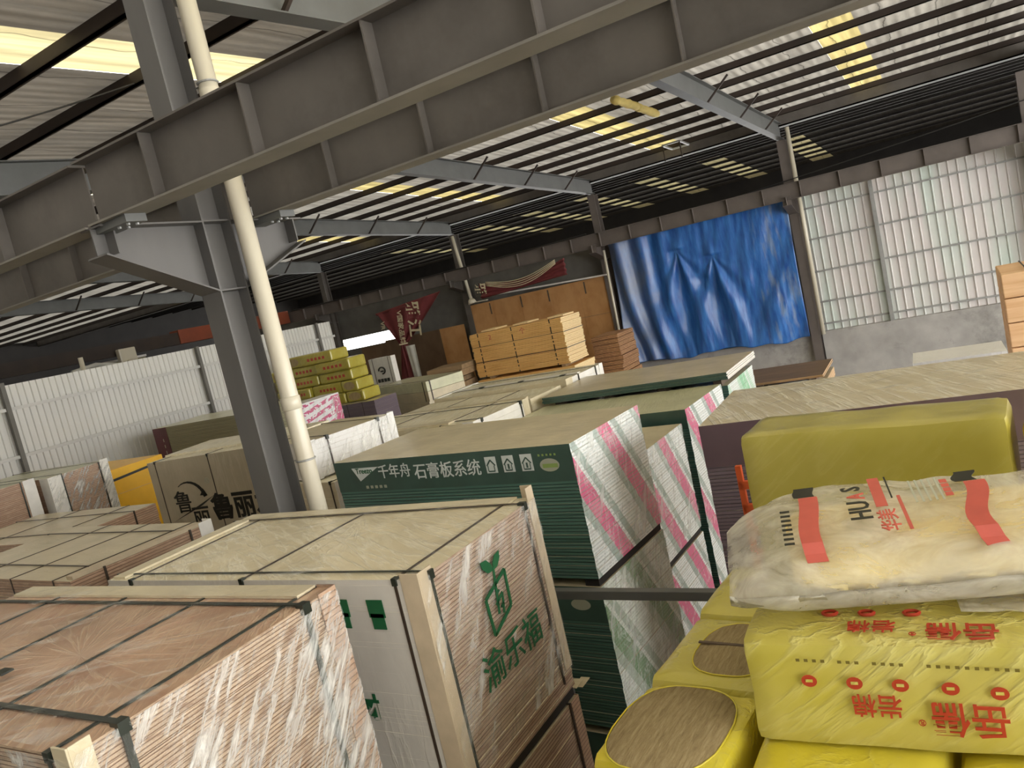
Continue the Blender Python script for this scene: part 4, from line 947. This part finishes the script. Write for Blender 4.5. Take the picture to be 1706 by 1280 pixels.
b.grid(lambda u,v:(.05*math.sin(v*20)-.05,1.55-u*3.45,(.10+.16*u)+(.62-.30*math.sin(math.pi*u)*1.0)*(1-v)*(.9 if u<.9 else .9)),40,16); b.build('cloth',M['maroon'],r,smooth=True,solid=.006)
for k in range(4):
    b=MB(); b.tube([(-.13,1.2-u*2.8,.52+.04*k+.18*u-(.34-.03*k)*math.sin(math.pi*u)) for u in [i/20 for i in range(21)]],.014,6); b.build('pale_stripe',M['bannertext'],r,smooth=True)
text('lettering','雅',.5,'bannertext',r,(-.14,1.5,.42),*DN,bold=.02)
# overhead travelling crane in the distance
r=thing('bridge_crane','orange-red bridge crane girder spanning high behind the fence','crane',(4.6,24.0,.90),0)
b=MB(); b.box(13.2,18.5,-.25,.25,0,.5); b.build('girder',M['orange'],r,bevel=.01)
b=MB(); b.box(0,13.2,-.2,.2,.0,.42); b.build('end_girder',M['purlin'],r)
b=MB(); b.box(10.7,11.3,-.45,-.25,-.25,.2); b.box(10.9,11.1,-.5,-.25,-.5,-.2); b.build('hoist',M['pvc'],r,bevel=.03)
b=MB(); b.tube([(9.0,-.5,-.25),(9.8,-.5,-.15),(10.6,-.5,-.3)],.07,10); b.build('cable_drum',M['whitecloth'],r,smooth=True)
r=thing('backdrop_panel','olive backdrop panel added for a window-like area below the bridge crane behind the left fence','board',(14.6,24.6,-.2),0)  # added panel, its colour standing in for a bright window-like area
b=MB(); b.box(0,2.3,0,.06,0,.95); b.build('board',M['olive'],r); b=MB(); b.box(-.03,2.33,-.02,.08,.95,1.02); b.build('top_edge',M['whiteboard'],r)
pipe('thin pale upright pipe rising behind the left sheet fence',[(9.87,16.6,.75),(9.87,16.6,FLOOR)],.05,name='drain_pipe')
b=MB()
for q,(p0,p1) in enumerate((((0,0,0),(1.15,-.07,-.05)),((1.2,-.06,-.06),(2.4,-.11,-.12)))):
    b.tube([Vector(p0)+(Vector(p1)-Vector(p0))*(i/8)+Vector((0,.03*nz(i,q),.03*nz(q,i))) for i in range(9)],[.09+.03*nz(i*.7,q*3) for i in range(9)],10)
o=b.build('hanging_insulation',M['bag' if False else 'batt'],None,smooth=True,loc=(16.0,5.74,3.50)); tag(o,'torn pale insulation strip hanging between purlins left of the right-hand rafter','insulation strip')
r=thing('lamp_frame','small metal frame with hanging rods under the roof near far column left of tarp','frame',(22.3,6.35,2.75),0)
b=MB(); b.beam((0,0,.45),(0,.5,.45),.05,.05); b.beam((.9,0,.40),(.9,.5,.40),.05,.05); b.beam((0,.0,.45),(.9,0,.40),.05,.05); b.beam((0,.5,.45),(.9,.5,.40),.05,.05); b.build('frame',M['rail'],r)
for yy in (0,.5):
    b=MB(); b.beam((0,yy,0),(0,yy,.45),.03,.03); b.build('rod',M['purlin'],r)
# cables
def cable(label,p,q,sag,rad=.012):
    p,q=Vector(p),Vector(q); b=MB(); b.tube([p+(q-p)*t+Vector((0,0,-sag*4*t*(1-t)))-p for t in [i/16 for i in range(17)]],rad,6); o=b.build('cable',M['wire'],None,loc=p); tag(o,label,'cable')
cable('thin cable sagging above the far crane beam before the dark rear roof',(23.4,-6.5,2.35),(23.4,13.4,1.05),.25,.014)
cable('thin black rod slanting under the roof left of the main column',(4.5,8.3,2.78),(6.4,7.6,3.39),.02,.01)
cable('dark cable run along the far crane beam top on the left',(22.9,10.0,1.36),(22.9,23.3,1.34),.05,.02)

# ---------------------------------------------------------------- lift to the floor, camera, light
for o in list(C.objects):
    if o.parent is None: o.location.z-=FLOOR
for o in C.objects:
    if '_d' in o: del o['_d']
f=1286.288; pt,rl,yw=R(6.408),R(12.783),R(31.252)
U=Vector((-math.sin(rl)*math.cos(pt),-math.cos(rl)*math.cos(pt),-math.sin(pt)))
F=Vector((0,0,1)); F=(F-U*F.dot(U)).normalized(); Rt=F.cross(U); Bv=math.cos(yw)*F+math.sin(yw)*Rt; Av=U.cross(Bv)
W3=Matrix((Bv,Av,U))                                   # picture axes (x right, y down, z forward) to world
right=W3@Vector((1,0,0)); upv=W3@Vector((0,-1,0)); back=W3@Vector((0,0,-1))
cd=bpy.data.cameras.new('camera'); cam=bpy.data.objects.new('camera',cd); C.objects.link(cam)
cam.matrix_world=Matrix(((right.x,upv.x,back.x,0),(right.y,upv.y,back.y,0),(right.z,upv.z,back.z,-FLOOR),(0,0,0,1)))
cd.sensor_width=36; cd.sensor_fit='HORIZONTAL'; cd.lens=f/1706*36; cd.clip_start=.05; cd.clip_end=300
sc.camera=cam
w=bpy.data.worlds.new('overcast'); sc.world=w; w.use_nodes=True
bg=w.node_tree.nodes['Background']; bg.inputs[0].default_value=(1.0,.985,.95,1); bg.inputs[1].default_value=3.0
vs=sc.view_settings; vs.view_transform='Standard'; vs.look='None'; vs.gamma=1; vs.exposure=1.4
sc.cycles.max_bounces=7; sc.cycles.diffuse_bounces=4; sc.cycles.glossy_bounces=3; sc.cycles.transparent_max_bounces=10; sc.cycles.transmission_bounces=4
sc.cycles.sample_clamp_indirect=6
